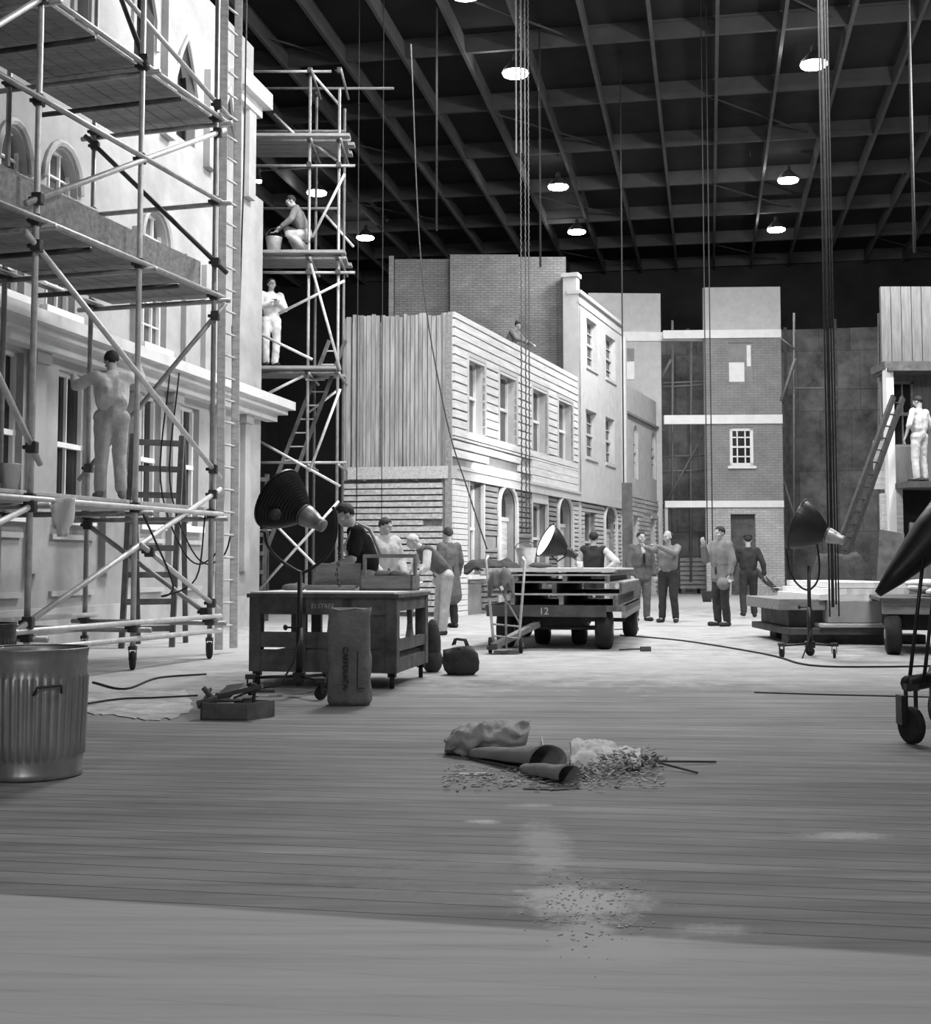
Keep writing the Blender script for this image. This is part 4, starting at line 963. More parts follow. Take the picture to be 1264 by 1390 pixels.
for z0, z1 in ((.14, .34), (.36, .5)): MB().box(.05, TW-.05, .01, .05, z0, z1).build('rail', 'table_wood', tb_)
MB().box(.11, TW-.11, TD-.05, TD, TH-.17, TH-.05).build('rail', 'table_wood', tb_)
for z0, z1 in ((.14, .26), (.33, .43), (TH-.17, TH-.05)): MB().box(TW-.06, TW-.01, .11, TD-.11, z0, z1).build('rail', 'table_wood', tb_)
MB().box(0, .05, .11, TD-.11, .14, .26).build('rail', 'table_wood', tb_)
MB().box(.05, TW-.05, .05, TD-.05, .26, .3).build('shelf', 'table_wood', tb_)
mb = MB(); y = TD/2
mb.prism([(0, .43), (.16, .43), (.11, .5), (.09, .56), (.09, .62), (.12, .69), (.04, .69), (.07, .62), (.07, .56), (.05, .5)], -.025, .025)
mb.v = [Vector((TW-.035+p.y, y-.08+p.x, p.z)) for p in mb.v]; mb.build('baluster', 'table_wood', tb_)
MB().box(TW-.36, TW-.11, .02, .04, .4, TH-.2).build('panel', 'table_wood', tb_)
for x in (.06, TW-.06):
    for y in (.07, TD-.07):
        b_ = MB().lathe([(.02, -.02), (.062, -.02), (.065, 0), (.062, .02), (.02, .02)], (x, y, .065), (1, .2, 0), 18); b_.build('caster_wheel', 'rubber', tb_)
        MB().box(x-.035, x+.035, y-.03, y+.03, .1, .14).build('caster_plate', 'steel_dark', tb_)
text_mesh('ELSTREE', .06, 'chalk', 'lettering', fr_, (.70, -.003, TH-.125), (PI/2, 0, 0), label='faded stencilled word')
# on the table
def on_table(x, y, z=0): return pmat(tb_) @ Vector((x, y, TH+z))
p = on_table(1.11, .86, .005); r = thing('tote_tray', 'open wooden tool tray with high bar handle on the work table', 'tray', p, TR)
mb = MB().box(-.26, .26, -.16, .16, 0, .02).box(-.26, .26, -.16, -.14, 0, .14).box(-.26, .26, .14, .16, 0, .14).box(-.26, -.24, -.16, .16, 0, .14).box(.24, .26, -.16, .16, 0, .14); mb.build('tray_box', 'wood', r)
for x in (-.25, .25): MB().box(x-.012, x+.012, -.03, .03, 0, .34).build('handle_upright', 'wood', r)
MB().beam((-.26, 0, .33), (.26, 0, .33), .035, .035).build('handle_bar', 'wood', r)
mb = MB()
for k in range(7): mb.ball((random.uniform(-.1, .15), random.uniform(-.1, .1), .12+random.uniform(0, .05)), (.07, .05, .035))
tag(centred(MB().add([p+v for v in mb.v], mb.f), 'rag', 'cloth_mid', smooth=True), 'grey crumpled rag heaped in the wooden tool tray', 'cloth')
p = on_table(.38, .75); mb = MB().box(-.22, .24, 0, .02, 0, .26).box(-.26, .24, -.14, .0, 0, .05); mb.v = [Vector((q.x+(.26-q.z)*-.05, q.y, q.z)) for q in mb.v]
o = mb.build('wooden_box', 'wood', None, bevel=.005); o.location = on_table(.58, .86, .005); o.rotation_euler = (-.0, 0, TR); tag(o, 'low wooden box with upright lid on the table before the man in black', 'box')
mb = MB(); R = random.Random(5)
vs = []; nx, ny = 10, 8
for i in range(nx):
    for j in range(ny): vs.append((-.38+.76*i/(nx-1)+.04*j/ny, -.28+.56*j/(ny-1), .05+.07*(j/ny)+.012*math.sin(i*1.3+j)))
mb.add(vs, [(i*ny+j, (i+1)*ny+j, (i+1)*ny+j+1, i*ny+j+1) for i in range(nx-1) for j in range(ny-1)])
o = mb.build('drawing_sheet', 'paper', None, smooth=True); o.location = on_table(.93, 1.0, -.02); o.rotation_euler = (0, 0, TR); s_ = o.modifiers.new('s', 'SOLIDIFY'); s_.thickness = .02; tag(o, 'large white paper sheets lying behind the tool tray on the table', 'paper')
mb = MB().ball((0, 0, .03), (.12, .07, .04)).ball((.05, .01, .04), (.07, .05, .04)); o = mb.build('cap', 'cloth_mid', None, smooth=True); o.location = on_table(.18, .75); tag(o, 'flat cloth cap lying at the left of the work table', 'cap')
p = on_table(.12, .2)
# sack
sk = thing('paper_sack', 'tall brown plaster sack standing upright in front of the work table', 'sack', g(474, 957), math.radians(-2))
mb = MB(); rows = 22; n = 32
for i in range(rows):
    t = i/(rows-1); zz = .76*t
    for k in range(n):
        a = 2*PI*k/n; e = 4 if t < .8 else 3.0
        c, s = math.cos(a), math.sin(a); rr = (abs(c)**e+abs(s)**e)**(-1/e)
        wx_ = .172*(1-.04*math.sin(t*PI)-(.02 if t > .9 else 0)); wy_ = .085*(1.1-.75*max(0, t-.75)/.25)
        if i == 0: wx_ *= .9; wy_ *= .8
        nn = noise.noise(Vector((c*2, s*2, zz*7)))*.014
        mb.v.append(Vector((rr*c*wx_+nn+.006*math.sin(zz*9), rr*s*wy_+nn, zz+(.012*math.sin(k*1.1) if i == rows-1 else 0))))
mb.f = [(i*n+k, i*n+(k+1) % n, (i+1)*n+(k+1) % n, (i+1)*n+k) for i in range(rows-1) for k in range(n)]+[tuple(range(n))[::-1], tuple((rows-1)*n+k for k in range(n))]
mb.build('sack_body', mat('sack_paper', .2, .85, .3, 7, bump=.9), sk, smooth=True)
MB().tube([(-.14, -.02, .765), (-.08, -.03, .75), (0, -.03, .757), (.05, -.03, .765), (.15, -.02, .75)], .006, 5).build('top_seam', 'wood_light', sk)
text_mesh('CAFFERATA', .062, 'ink', 'lettering', sk, (-.02, -.112, .30), (PI/2, PI/2, 0), .004, 'dark printed maker word running down')
MB().box(.075, .08, -.113, -.10, .14, .43).box(.075, .14, -.113, -.1, .14, .145).build('printed_mark', 'ink', sk)
# black bag things by the table
p = g(587, 912); mb = MB().ball((p.x, p.y, .27), (.09, .12, .28)).ball((p.x, p.y, .12), (.11, .15, .14)); o = centred(mb, 'sack', 'canvas', smooth=True); tag(o, 'tall black sack slumped against the right end of the work table', 'sack')
p = g(625, 916); r = thing('tool_bag', 'dark leather tool bag with open mouth on the floor right of the table', 'bag', p, -.2)
mb = MB(); n = 28; prof = [(.75, 0), (1.02, .05), (1.12, .13), (1.05, .2), (.82, .27), (.74, .26)]
for i, (s, zz) in enumerate(prof):
    for k in range(n):
        a = 2*PI*k/n; nn = 1+.07*math.sin(3*a+i)+.05*math.sin(7*a+2*i); mb.v.append(Vector((.17*s*math.cos(a)*nn+(.03 if i > 3 else 0)*-1, .12*s*math.sin(a)*nn, zz*(1+.1*math.cos(a+.5)*(i > 2)))))
mb.f = [(i*n+k, i*n+(k+1) % n, (i+1)*n+(k+1) % n, (i+1)*n+k) for i in range(5) for k in range(n)]+[tuple(range(n))[::-1]]
o = mb.build('bag_body', 'canvas', r, smooth=True); s_ = o.modifiers.new('s', 'SOLIDIFY'); s_.thickness = .012
for s in (-1, 1): MB().tube([(-.07, s*.05, .3), (-.05, s*.05, .36), (.05, s*.04, .35), (.08, s*.05, .27)], .012, 6).build('handle', 'canvas', r, smooth=True)

# ------------------------------------------------------------------ scoop lamps on stands
def scoop(root, c, axis, R=.29, L=.42, ribs=True, lit=None, m='black_metal'):
    """open bowl reflector: mouth centre c, axis points from mouth to back"""
    axis = Vector(axis).normalized(); prof = []
    n = 26
    for i in range(n+1):
        t = i/n; r = R*(1-.72*t**1.5); z_ = L*t
        if ribs: r += .007*(1 if i % 2 else -1)
        prof.append((r, z_))
    o = MB().lathe([(R+.018, -.01), (R+.018, .01)]+prof+[(.1, L+.01)], c, axis, 40, caps=False).build('reflector', m, root, smooth=False, world=True)
    s = o.modifiers.new('s', 'SOLIDIFY'); s.thickness = .006
    if True:
        MB().lathe([(r-.012, z_+.004) for r, z_ in prof]+[(.02, L)], c, axis, 32, caps=False).build('reflector_lining', 'white_paint' if lit else 'steel', root, smooth=True, world=True)
    MB().lathe([(.09, L-.02), (.095, L+.03), (.08, L+.1), (.055, L+.17), (.06, L+.18), (.055, L+.22), (.02, L+.23)], c, axis, 20).build('lamp_socket', 'steel' if not lit else 'steel_dark', root, smooth=True, world=True)
    MB().ball(Vector(c)+axis*.2, (.07, .07, .07)).build('bulb', 'glow' if lit else 'pane_grey', root, smooth=True, world=True)
def stand(root, base, ztop, legs, wheels=True, m='black_metal', r=.022):
    x, y = base
    MB().tube([(x, y, .08), (x, y, ztop)], r, 10).tube([(x, y, .12), (x, y, ztop*.55)], r*1.4, 10).build('pole', m, root, smooth=True, world=True)
    MB().box(x-.05, x+.05, y-.05, y+.05, .12, .2).build('hub', m, root, world=True)
    MB().tube([(x, y, ztop*.55), (x-.12, y, ztop*.55)], .01, 6).ball((x-.12, y, ztop*.55), (.02, .02, .025)).build('clamp_knob', m, root, world=True)
    for a, L in legs:
        ex, ey = x+math.cos(a)*L, y+math.sin(a)*L
        MB().tube([(x, y, .17), (ex, ey, .15)], .014, 8).build('leg', m, root, smooth=True, world=True)
        caster(root, ex, ey, .055, .15, a, 'rubber', w=.03)
b = g(407, 944); lx, ly = b.x, b.y-.05
lamp = thing('lamp_stand', 'large black ribbed scoop lamp on a wheeled stand before the work table', 'lamp', (lx, ly, 0))
stand(lamp, (lx, ly), 1.05, [(math.radians(-55), .38), (math.radians(175), .42), (math.radians(60), .4)])
cen = at(391, 686, ly-.02); axd = Vector((.72, -.35, -.42))
scoop(lamp, cen+Vector((-.1, .1, .06)), axd, .265, .3)
pts = []
yl, yr = at(361, 725, ly), at(462, 700, ly); top_ = at(411, 778, ly)
MB().tube(smooth_path([at(359, 722, ly-.03), at(363, 740, ly), at(378, 758, ly), at(395, 770, ly), at(411, 777, ly), at(428, 768, ly), at(446, 752, ly), at(456, 728, ly), at(456, 700, ly), at(452, 688, ly)]), .013, 8).build('yoke', 'black_metal', lamp, smooth=True, world=True)
MB().ball(at(374, 698, ly-.17), (.05, .015, .05)).build('pivot_cap', 'steel_dark', lamp, smooth=True, world=True)
mb = MB()
for k in range(8): p = at(459+2*math.sin(k), 745+7*k, ly-.05); mb.lathe([(.012, -.004), (.018, -.004), (.018, .004), (.012, .004), (.012, -.004)], p, (1, (k % 2)*1.0, .2), 10, caps=False)
mb.build('safety_chain', 'steel_dark', lamp, world=True)
MB().tube([at(408, 860, ly), at(398, 900, ly-.1), at(380, 930, ly-.15), at(355, 934, ly-.2), g(330, 942, .01), g(318, 947, .01)], .009, 6).build('power_cable', 'rubber', lamp, smooth=True, world=True)
# right scoop lamp
b = g(1100, 893); rxp, ryp = b.x, b.y
lamp2 = thing('lamp_stand', 'dark scoop lamp on a wheeled stand before the right platform', 'lamp', (rxp, ryp, 0))
stand(lamp2, (rxp, ryp), 1.1, [(math.radians(190), .36), (math.radians(-12), .28), (math.radians(75), .35)])
scoop(lamp2, at(1083, 712, ryp), Vector((.72, -.35, -.3)), .31, .36, ribs=False)
MB().tube(smooth_path([at(1067, 742, ryp), at(1072, 775, ryp), at(1085, 795, ryp+.02), at(1100, 800, ryp), at(1112, 780, ryp), at(1108, 735, ryp), at(1093, 722, ryp-.2)]), .012, 8).build('yoke', 'black_metal', lamp2, smooth=True, world=True)
MB().tube([at(1102, 850, ryp), at(1098, 870, ryp-.1), at(1088, 897, ryp-.1)], .009, 6).build('power_cable', 'rubber', lamp2, smooth=True, world=True)
# lit scoop lamp behind cart
b = at(757, 745, 22.3); lamp3 = thing('lamp_stand', 'lit scoop lamp aimed at the boarded house beyond the stacked flats', 'lamp', (b.x, 22.3, 0))
stand(lamp3, (b.x, 22.3), 1.05, [(math.radians(200), .4), (math.radians(-30), .4), (math.radians(80), .4)])
mc = at(741, 733, 22.3); ax3 = Vector((.80, .19, -.42)).normalized()
scoop(lamp3, mc, ax3, .3, .4, ribs=False, lit=True)
MB().tube([at(748, 755, 22.3), at(757, 762, 22.3), at(768, 755, 22.3)], .014, 6).build('yoke', 'black_metal', lamp3, world=True)
MB().lathe([(.27, .0), (.27, .01)], mc, ax3, 32).build('diffuser', 'glow_soft', lamp3, world=True)
light('scoop_light', 'SPOT', mc-ax3*.06, mc-ax3*5, 300, .2, 100, .7)

# ------------------------------------------------------------------ cart with stacked flats
K0 = Vector((.2, 17.25, 0)); KR = HR; KW, KD = 1.92, 3.7
ct = thing('trailer', 'low four wheeled trailer numbered 12 loaded with stacked timber flats', 'trailer', K0, KR)
fb = MB().box(.08, KW-.25, 0, .06, .43, .58).build('bed_front', 'wood_dark', ct)
MB().box(.05, KW, .06, KD, .5, .58).build('bed', 'wood', ct)
MB().box(KW-.05, KW+.0, 0, KD, .42, .58).build('side_rail', 'wood', ct)
MB().tube([(.25, .45, .27), (KW-.3, .45, .27)], .03, 8).build('axle', 'steel_dark', ct); MB().tube([(.25, KD-.6, .27), (KW-.2, KD-.6, .27)], .03, 8).build('axle', 'steel_dark', ct)
MB().box(.5, 1.3, .2, 3.2, .3, .42).build('chassis', 'dark', ct)
def wheel(root, x, y, r, w, name='wheel', world=False):
    o = MB().lathe([(r*.45, -w/2), (r*.8, -w/2), (r*.95, -w*.42), (r, -w*.25), (r, w*.25), (r*.95, w*.42), (r*.8, w/2), (r*.45, w/2)], (x, y, r), (1, 0, 0), 32).build(name, 'rubber', root, smooth=True, world=world)
    MB().lathe([(.02, -w/2-.01), (r*.2, -w/2-.01), (r*.46, -w*.3), (r*.46, w*.3), (r*.2, w/2+.01), (.02, w/2+.01)], (x, y, r), (1, 0, 0), 20).build('hub', 'steel', o, smooth=True)
for x, y in ((KW-.3, .3), (.28, .45), (KW-.15, KD-.2), (.15, KD-.6)): wheel(ct, x, y, .265, .22)
for x in (.68, 1.2): wheel(ct, x, 1.2, .22, .2)
MB().beam((.75, .1, .33), (.35, -1.0, .1), .09, .07).build('drawbar', 'steel', ct)
MB().lathe([(.04, -.02), (.07, -.02), (.07, .02), (.04, .02), (.04, -.02)], (.33, -1.05, .08), (0, 0, 1), 14, caps=False).build('hitch_ring', 'steel_dark', ct)
text_mesh('12', .13, 'chalk', 'lettering', fb, (.85, -.004, .5), (PI/2, 0, 0), label='painted number twelve')
for k, (z0, x0, x1, d0, d1, lab) in enumerate(((.585, -.05, KW-.1, -.02, KD, 'lowest timber flat of the stack on the trailer'), (.74, -.15, KW-.02, .05, KD, 'second timber flat from the bottom of the trailer stack'),
                                    (.90, -.0, KW-.2, -.05, KD, 'timber flat second from the top of the trailer stack'), (1.0, -.02, KW-.1, 0, KD, 'topmost flat of the trailer stack with dusty white face'))):
    r = thing('scenery_flat', lab, 'scenery', pmat(ct) @ Vector((0, 0, z0)), KR, 'flats stacked on the trailer')
    h = .09 if k < 3 else .06; hh = (.15, .155, .09, .07)[k]
    mb = MB().box(x0, x1, d0, d1, hh-(.022 if k < 3 else .05), hh).build('panel_face', 'wood_light' if k < 3 else 'paper', r)
    mb = MB()
    for x in (x0+.45, x0+1.1, x1-.06):
        mb.box(x, x+.06, d0+.02, d1-.02, 0, hh-.022)
    mb.box(x1-.03, x1, d0, d1, 0, hh-.022)
    mb.build('frame', 'wood', r)
TZ = 1.07
def onct(x, y, z=TZ): return pmat(ct) @ Vector((x, y, z))
r = thing('bucket', 'galvanised bucket standing on the dusty stack of flats', 'bucket', onct(.5, .8), 0)
MB().lathe([(.1, 0), (.15, .27), (.155, .28), (.14, .28), (.09, .02)], n=24).build('pail', 'steel_light', r, smooth=True)
MB().tube([(.15*math.cos(a*PI/10), 0, .27+.1*math.sin(a*PI/10)) for a in range(11)], .006, 5).build('handle', 'steel_dark', r)
p = onct(1.28, .5); o = centred(MB().lathe([(.035, 0), (.04, .09), (.038, .09), (.033, .01)], p, (0, 0, 1), 18), 'mug', 'paper', smooth=True); tag(o, 'small white mug on the front edge of the stacked flats', 'mug')
mb = MB().ball((0, 0, .035), (.17, .1, .035)).ball((-.03, 0, .045), (.12, .08, .035)); o = mb.build('cap', 'cloth_grey', None, smooth=True); o.location = onct(.78, .25); tag(o, 'dark flat cap lying on the stack beside the bucket', 'cap')
def drape(name, label, cat, cx, cy, zt, sx, sy, drop, m='tarp', seed=1):
    mb = MB(); R = random.Random(seed); nx, ny = 20, 14; vs = []
    for i in range(nx):
        for j in range(ny):
            u, v = i/(nx-1)-.5, j/(ny-1)-.5; e = max(0, abs(u)*2-.6)+max(0, abs(v)*2-.5)
            vs.append((cx+u*sx, cy+v*sy-.02*math.sin(u*17), zt-drop*min(1, e*1.2)+.05*noise.noise(Vector((u*5, v*5, seed)))+.02*math.sin(u*23+v*9)))
    mb.add(vs, [(i*ny+j, (i+1)*ny+j, (i+1)*ny+j+1, i*ny+j+1) for i in range(nx-1) for j in range(ny-1)])
    o = centred(mb, name, m, smooth=True); s_ = o.modifiers.new('s', 'SOLIDIFY'); s_.thickness = .015; return tag(o, label, cat)
p = onct(.08, .4); drape('tarpaulin', 'dark crumpled cloth thrown over the left corner of the stacked flats', 'cloth', p.x, p.y, 1.17, .75, .8, .16, 'canvas', 2)
# hand truck
hy_ = 16.35
ht = thing('hand_truck', 'upright two wheeled hand truck in front of the trailer', 'hand truck', (at(688, 880, hy_).x, hy_, 0))
la, lb = at(670, 872, hy_), at(660, 760, hy_+.2); ra, rb = at(704, 876, hy_), at(713, 762, hy_+.2)
MB().tube([la, la.lerp(lb, .5), lb, lb+Vector((.03, .05, .05))], .018, 8).build('side_rail', 'steel_light', ht, world=True, smooth=True)
MB().tube([ra, ra.lerp(rb, .5), rb, rb+Vector((-.03, .05, .05))], .018, 8).build('side_rail', 'steel_light', ht, world=True, smooth=True)
for t in (.08, .22, .6): MB().tube([la.lerp(lb, t), ra.lerp(rb, t)], .014, 6).build('crossbar', 'steel', ht, world=True)
MB().tube([la.lerp(lb, .72)+Vector((.1, 0, 0)), ra.lerp(rb, .25)], .012, 6).build('crossbar', 'steel', ht, world=True)
MB().tube([(la.x+.16, hy_, .06), ((la.x+lb.x)/2+.2, hy_+.1, .9)], .016, 6).build('middle_bar', 'steel', ht, world=True)
MB().box(la.x, ra.x, hy_-.22, hy_, .02, .035).build('toe_plate', 'steel_dark', ht, world=True)
for x in (la.x-.04, ra.x+.03): wheel(ht, x-ht.location.x, .06, .1, .05)
drape('cloth', 'grey sacking hung over the hand truck rail', 'cloth', at(678, 775, hy_+.15).x+.02, hy_+.14, 1.05, .34, .24, .34, 'tarp', 5)

# litter by house corner
for px, py, s, lab, m in ((655, 826, .35, 'bent scrap heap lying left of the trailer', 'wood_dark'), (633, 818, .25, 'grey rubble heap at the foot of the boarded corner', 'tarp')):
    p = g(px, py+4); mb = MB(); R = random.Random(px)
    for k in range(14): mb.ball((p.x+R.uniform(-s, s), p.y+R.uniform(-.3, .3), R.uniform(.03, .16)), (R.uniform(.08, .2), R.uniform(.06, .15), R.uniform(.03, .1)))
    mb.v = [Vector((v.x, v.y, max(v.z, 0))) for v in mb.v]; tag(centred(mb, 'rubble', m, smooth=False), lab, 'rubble', kind='stuff')
r = thing('stacked_boards', 'stack of pale boards against the boarded corner behind the trailer', 'boards', g(641, 828))
for k in range(5): MB().box(-.28, .3, 0, .5, k*.15, k*.15+.12).build('board', 'wood_light', r)

# far pallets, tubs, handcart
p = g(941, 806); r = thing('pallet_stack', 'stack of boards in the open bay of the far brick house', 'pallets', (p.x, p.y, 0))
for k in range(7): MB().box(-.5, .5, 0, .8, .2+k*.18, .2+k*.18+.13).build('board', 'wood', r)
MB().box(-.45, -.3, 0, .8, 0, .2).build('bearer', 'wood_dark', r); MB().box(.3, .45, 0, .8, 0, .2).build('bearer', 'wood_dark', r)
p = g(960, 817); mb = MB().lathe([(.13, 0), (.19, .32), (.195, .33), (.18, .33), (.12, .02)], p, (0, 0, 1), 20); tag(centred(mb, 'tub', 'steel_dark', smooth=True), 'small dark tub on the floor left of the young man in tweed', 'bucket')
p = g(1046, 815); r = thing('handcart', 'spoked wheel handcart under a dark sheet behind the walking man', 'cart', (p.x, p.y, 0))
mb = MB().lathe([(.36, -.03), (.4, -.03), (.4, .03), (.36, .03), (.36, -.03)], (0, 0, .4), (.3, 1, 0), 28, caps=False)
for k in range(10): a = k*PI/5; q = Vector((.3, 1, 0)).normalized(); e = Vector((1, -.3, 0)).normalized(); mb.tube([(0, 0, .4), Vector((0, 0, .4))+(e*math.cos(a)+Vector((0, 0, 1))*math.sin(a))*.37], .015, 5)
mb.build('wheel', 'steel', r)
mb = MB().beam((-.9, .3, 1.45), (.25, .2, .3), .5, .14); mb.build('sheet_load', 'canvas', r)

# ------------------------------------------------------------------ right platform pile
PY = 18.2
def pxr(px, Y=PY): return xat(px, Y, 830)
pz = lambda py: zat(py, PY)
def blk(name, px0, px1, y0, y1, D0, D1, m, label, cat='timber', **k):
    mb = MB().box(pxr(px0), pxr(px1), PY+D0, PY+D1, max(0, pz(y1)), pz(y0)); o = centred(mb, name, m, bevel=.012); return tag(o, label, cat)
blk('bearer_timber', 1072, 1260, 862, 876, .1, .5, 'wood_dark', 'front dark bearer timber on the floor under the right pile')
blk('bearer_timber', 1090, 1260, 862, 876, 1.6, 2.0, 'wood_dark', 'rear dark bearer timber on the floor under the right pile')
blk('plank', 1067, 1200, 852, 861.5, -.1, 2.2, 'wood_dark', 'low dark plank base of the right pile')
blk('board', 1110, 1196, 846, 851.5, -.15, 2.2, 'wood_light', 'pale sheet edge under the grey box on the right pile')
blk('crate', 1122, 1200, 815, 845.5, -.1, 2.1, 'plaster_dirty', 'wide grey box carrying the white plaster sheets on the right pile', 'crate')
blk('timber_block', 1075, 1121, 829, 851.5, .2, 1.9, 'wood_dark', 'dark block under the plank end of the right pile')
blk('plank', 1057, 1121, 813, 828.5, .0, 2.1, 'wood', 'thick plank stack end left of the grey box')
for k, (px0, px1, y0, y1, d0, d1, lab) in enumerate(((1112, 1225, 807, 814.5, -.05, 2.4, 'lowest white plaster sheet on the grey box'), (1124, 1235, 799, 807.5, -.02, 2.6, 'middle white plaster sheet on the grey box'), (1136, 1232, 790.5, 799.5, .02, 2.8, 'topmost white plaster sheet on the grey box'))):
    mb = MB(); nx, ny = 14, 12; x0, x1 = pxr(px0), pxr(px1); vs = []
    for i in range(nx):
        for j in range(ny): vs.append((x0+(x1-x0)*i/(nx-1)+.04*noise.noise(Vector((j, k, 3.))), PY+d0+(d1-d0)*j/(ny-1)+.05*noise.noise(Vector((i*.8, k, 1.))), pz(y0)+.006*noise.noise(Vector((i*.7, j*.7, k)))))
    mb.add(vs, [(i*ny+j, (i+1)*ny+j, (i+1)*ny+j+1, i*ny+j+1) for i in range(nx-1) for j in range(ny-1)])
    o = centred(mb, 'plaster_sheet', 'paper'); s_ = o.modifiers.new('s', 'SOLIDIFY'); s_.thickness = .08; s_.offset = -1; tag(o, lab, 'plaster', 'white plaster sheets')
o = drape('tarpaulin', 'dark tarpaulin heap with pale patches behind the right pile', 'cloth', pxr(1150, 22), 22.4, 1.3, 1.1, .9, 1.25, 'canvas', 9)
# right trailer
p = g(1213, 888); rt = thing('trailer', 'rubber tyred trailer cut by the right edge loaded with white plaster', 'trailer', (p.x, p.y, 0), math.radians(-14))
wheel(rt, 0, 0, .25, .19); wheel(rt, 1.6, .3, .25, .19)
MB().box(-.12, 2.2, -.1, .1, .5, .66).build('bed_front', 'wood', rt)
MB().box(-.16, 2.2, -.14, 2.2, .66, .7).build('bed', 'wood_dark', rt)
MB().box(.0, 2.0, .0, 1.9, .3, .5).build('chassis', 'dark', rt)
q = pmat(rt) @ Vector((1.1, .9, .7)); mb = MB(); R = random.Random(8)
for k in range(16): mb.ball((q.x+R.uniform(-.7, .7), q.y+R.uniform(-.5, .5), q.z+R.uniform(.05, .22)), (R.uniform(.15, .3), R.uniform(.1, .3), R.uniform(.04, .08)))
mb.v = [Vector((v.x, v.y, max(v.z, .702))) for v in mb.v]; tag(centred(mb, 'plaster_rubble', 'plaster'), 'white plaster pieces heaped on the trailer at the right edge', 'rubble', kind='stuff')
# near right: heavy lamp stand cut by the frame
b = g(1238, 1010)
rl = thing('studio_stand', 'big black wheeled studio stand cut by the right edge, nearest the camera', 'stand', (b.x+.45, b.y+.35, 0))
caster(rl, b.x, b.y, .115, .34, math.radians(20), w=.05)
MB().box(b.x-.075, b.x-.045, b.y-.05, b.y+.06, .12, .3).build('brake_guard', 'black_metal', rl, world=True)
MB().tube([(b.x-.02, b.y, .37), (b.x+.45, b.y+.35, .4)], .05, 10).build('leg', 'black_metal', rl, smooth=True, world=True)
MB().tube([(b.x+.45, b.y+.35, .4), (b.x+1.0, b.y+.1, .37)], .05, 10).build('leg', 'black_metal', rl, smooth=True, world=True)
caster(rl, b.x+1.0, b.y+.1, .115, .34, math.radians(-20), w=.05)
MB().tube([(b.x+.45, b.y+.35, .4), (b.x+.5, b.y+.95, .37)], .05, 10).build('leg', 'black_metal', rl, smooth=True, world=True)
caster(rl, b.x+.5, b.y+.95, .115, .34, 0, w=.05)
MB().tube([(b.x+.45, b.y+.35, .35), (b.x+.45, b.y+.35, 2.4)], .035, 10).build('pole', 'black_metal', rl, smooth=True, world=True)
for dx in (0, .09): MB().tube([(b.x+dx, b.y+.02, .38), (b.x+.17+dx, b.y+.2, 1.15)], .012, 8).build('brace', 'black_metal', rl, smooth=True, world=True)
MB().tube([at(1340, 640, b.y+.3), at(1264, 730, b.y+.3), at(1215, 782, b.y+.3), at(1192, 806, b.y+.3)], [.17, .14, .07, .025], 16).build('boom_arm', 'black_metal', rl, smooth=True, world=True)

# ------------------------------------------------------------------ foreground: bins, tool box, heap
def bin_(loc, R_, H_, label, m='galv'):
    r = thing('dustbin', label, 'dustbin', loc)
    fl = lambda a, z: 1+(.042*abs(math.sin(a*20)) if .16*H_ < z < .78*H_ else 0)
    prof = [(R_*.9, 0), (R_*.93, .01), (R_*.93, .05*H_), (R_*.915, .06*H_), (R_*.935, .13*H_), (R_*.925, .16*H_)]+[(R_*(.925+.045*t), (.17+.6*t)*H_) for t in (0, .2, .4, .6, .8, 1)]+[(R_*.985, .79*H_), (R_*.975, .85*H_), (R_*.995, .88*H_), (R_*.98, .91*H_), (R_, .98*H_), (R_*1.02, .99*H_), (R_*1.02, H_), (R_*.98, H_)]
    o = MB().lathe(prof, n=320, ripple=fl, caps=False).build('bin_body', m, r, smooth=True)
    s = o.modifiers.new('s', 'SOLIDIFY'); s.thickness = .006
    MB().lathe([(.01, .02), (R_*.9, .02)], n=40).build('bin_bottom', m, r)
    a = math.radians(-58); c = Vector((math.cos(a), math.sin(a), 0))*R_*.98; t = Vector((-math.sin(a), math.cos(a), 0))
    MB().tube([c-t*.07+Vector((0, 0, H_*.66)), c-t*.06+c.normalized()*.035+Vector((0, 0, H_*.72)), c+t*.06+c.normalized()*.035+Vector((0, 0, H_*.73)), c+t*.07+Vector((0, 0, H_*.67))], .007, 6).build('handle', 'steel_dark', r, smooth=True)
    return r
bc = g(44, 1052); bin_((bc.x, bc.y+.0, 0), .275, .67, 'large fluted galvanised dustbin cut by the left edge in the foreground')
bc2 = g(-14, 955); bin_((bc2.x-.05, bc2.y, 0), .24, .64, 'darker dustbin behind the near dustbin at the left edge', 'steel_dark')
tbx = thing('tool_box', 'open wooden tool box full of tools on the floor before the table', 'tool box', g(312, 978), math.radians(-8))
bw_, bd_, bh_ = .22, .28, .12
mb = MB().box(-bw_, bw_*.55, 0, .015, 0, bh_).box(-bw_, bw_*.55+.1, bd_-.015, bd_, 0, bh_).box(-bw_, -bw_+.015, 0, bd_, 0, bh_).box(-bw_, bw_*.6, 0, bd_, 0, .012)
mb.beam((bw_*.55, .0, bh_/2), (bw_*.55+.12, bd_, bh_/2), .015, bh_); mb.build('box_body', 'table_wood', tbx)
MB().beam((-bw_-.0, .02, .1), (-bw_+.0, .22, .2), .02, .02).build('handle_bar', 'wood_dark', tbx)
def tool(mb, name, m, lab, cat='tool'): I = pmat(tbx); mb.v = [I @ v for v in mb.v]; o = centred(mb, name, m); return tag(o, lab, cat)
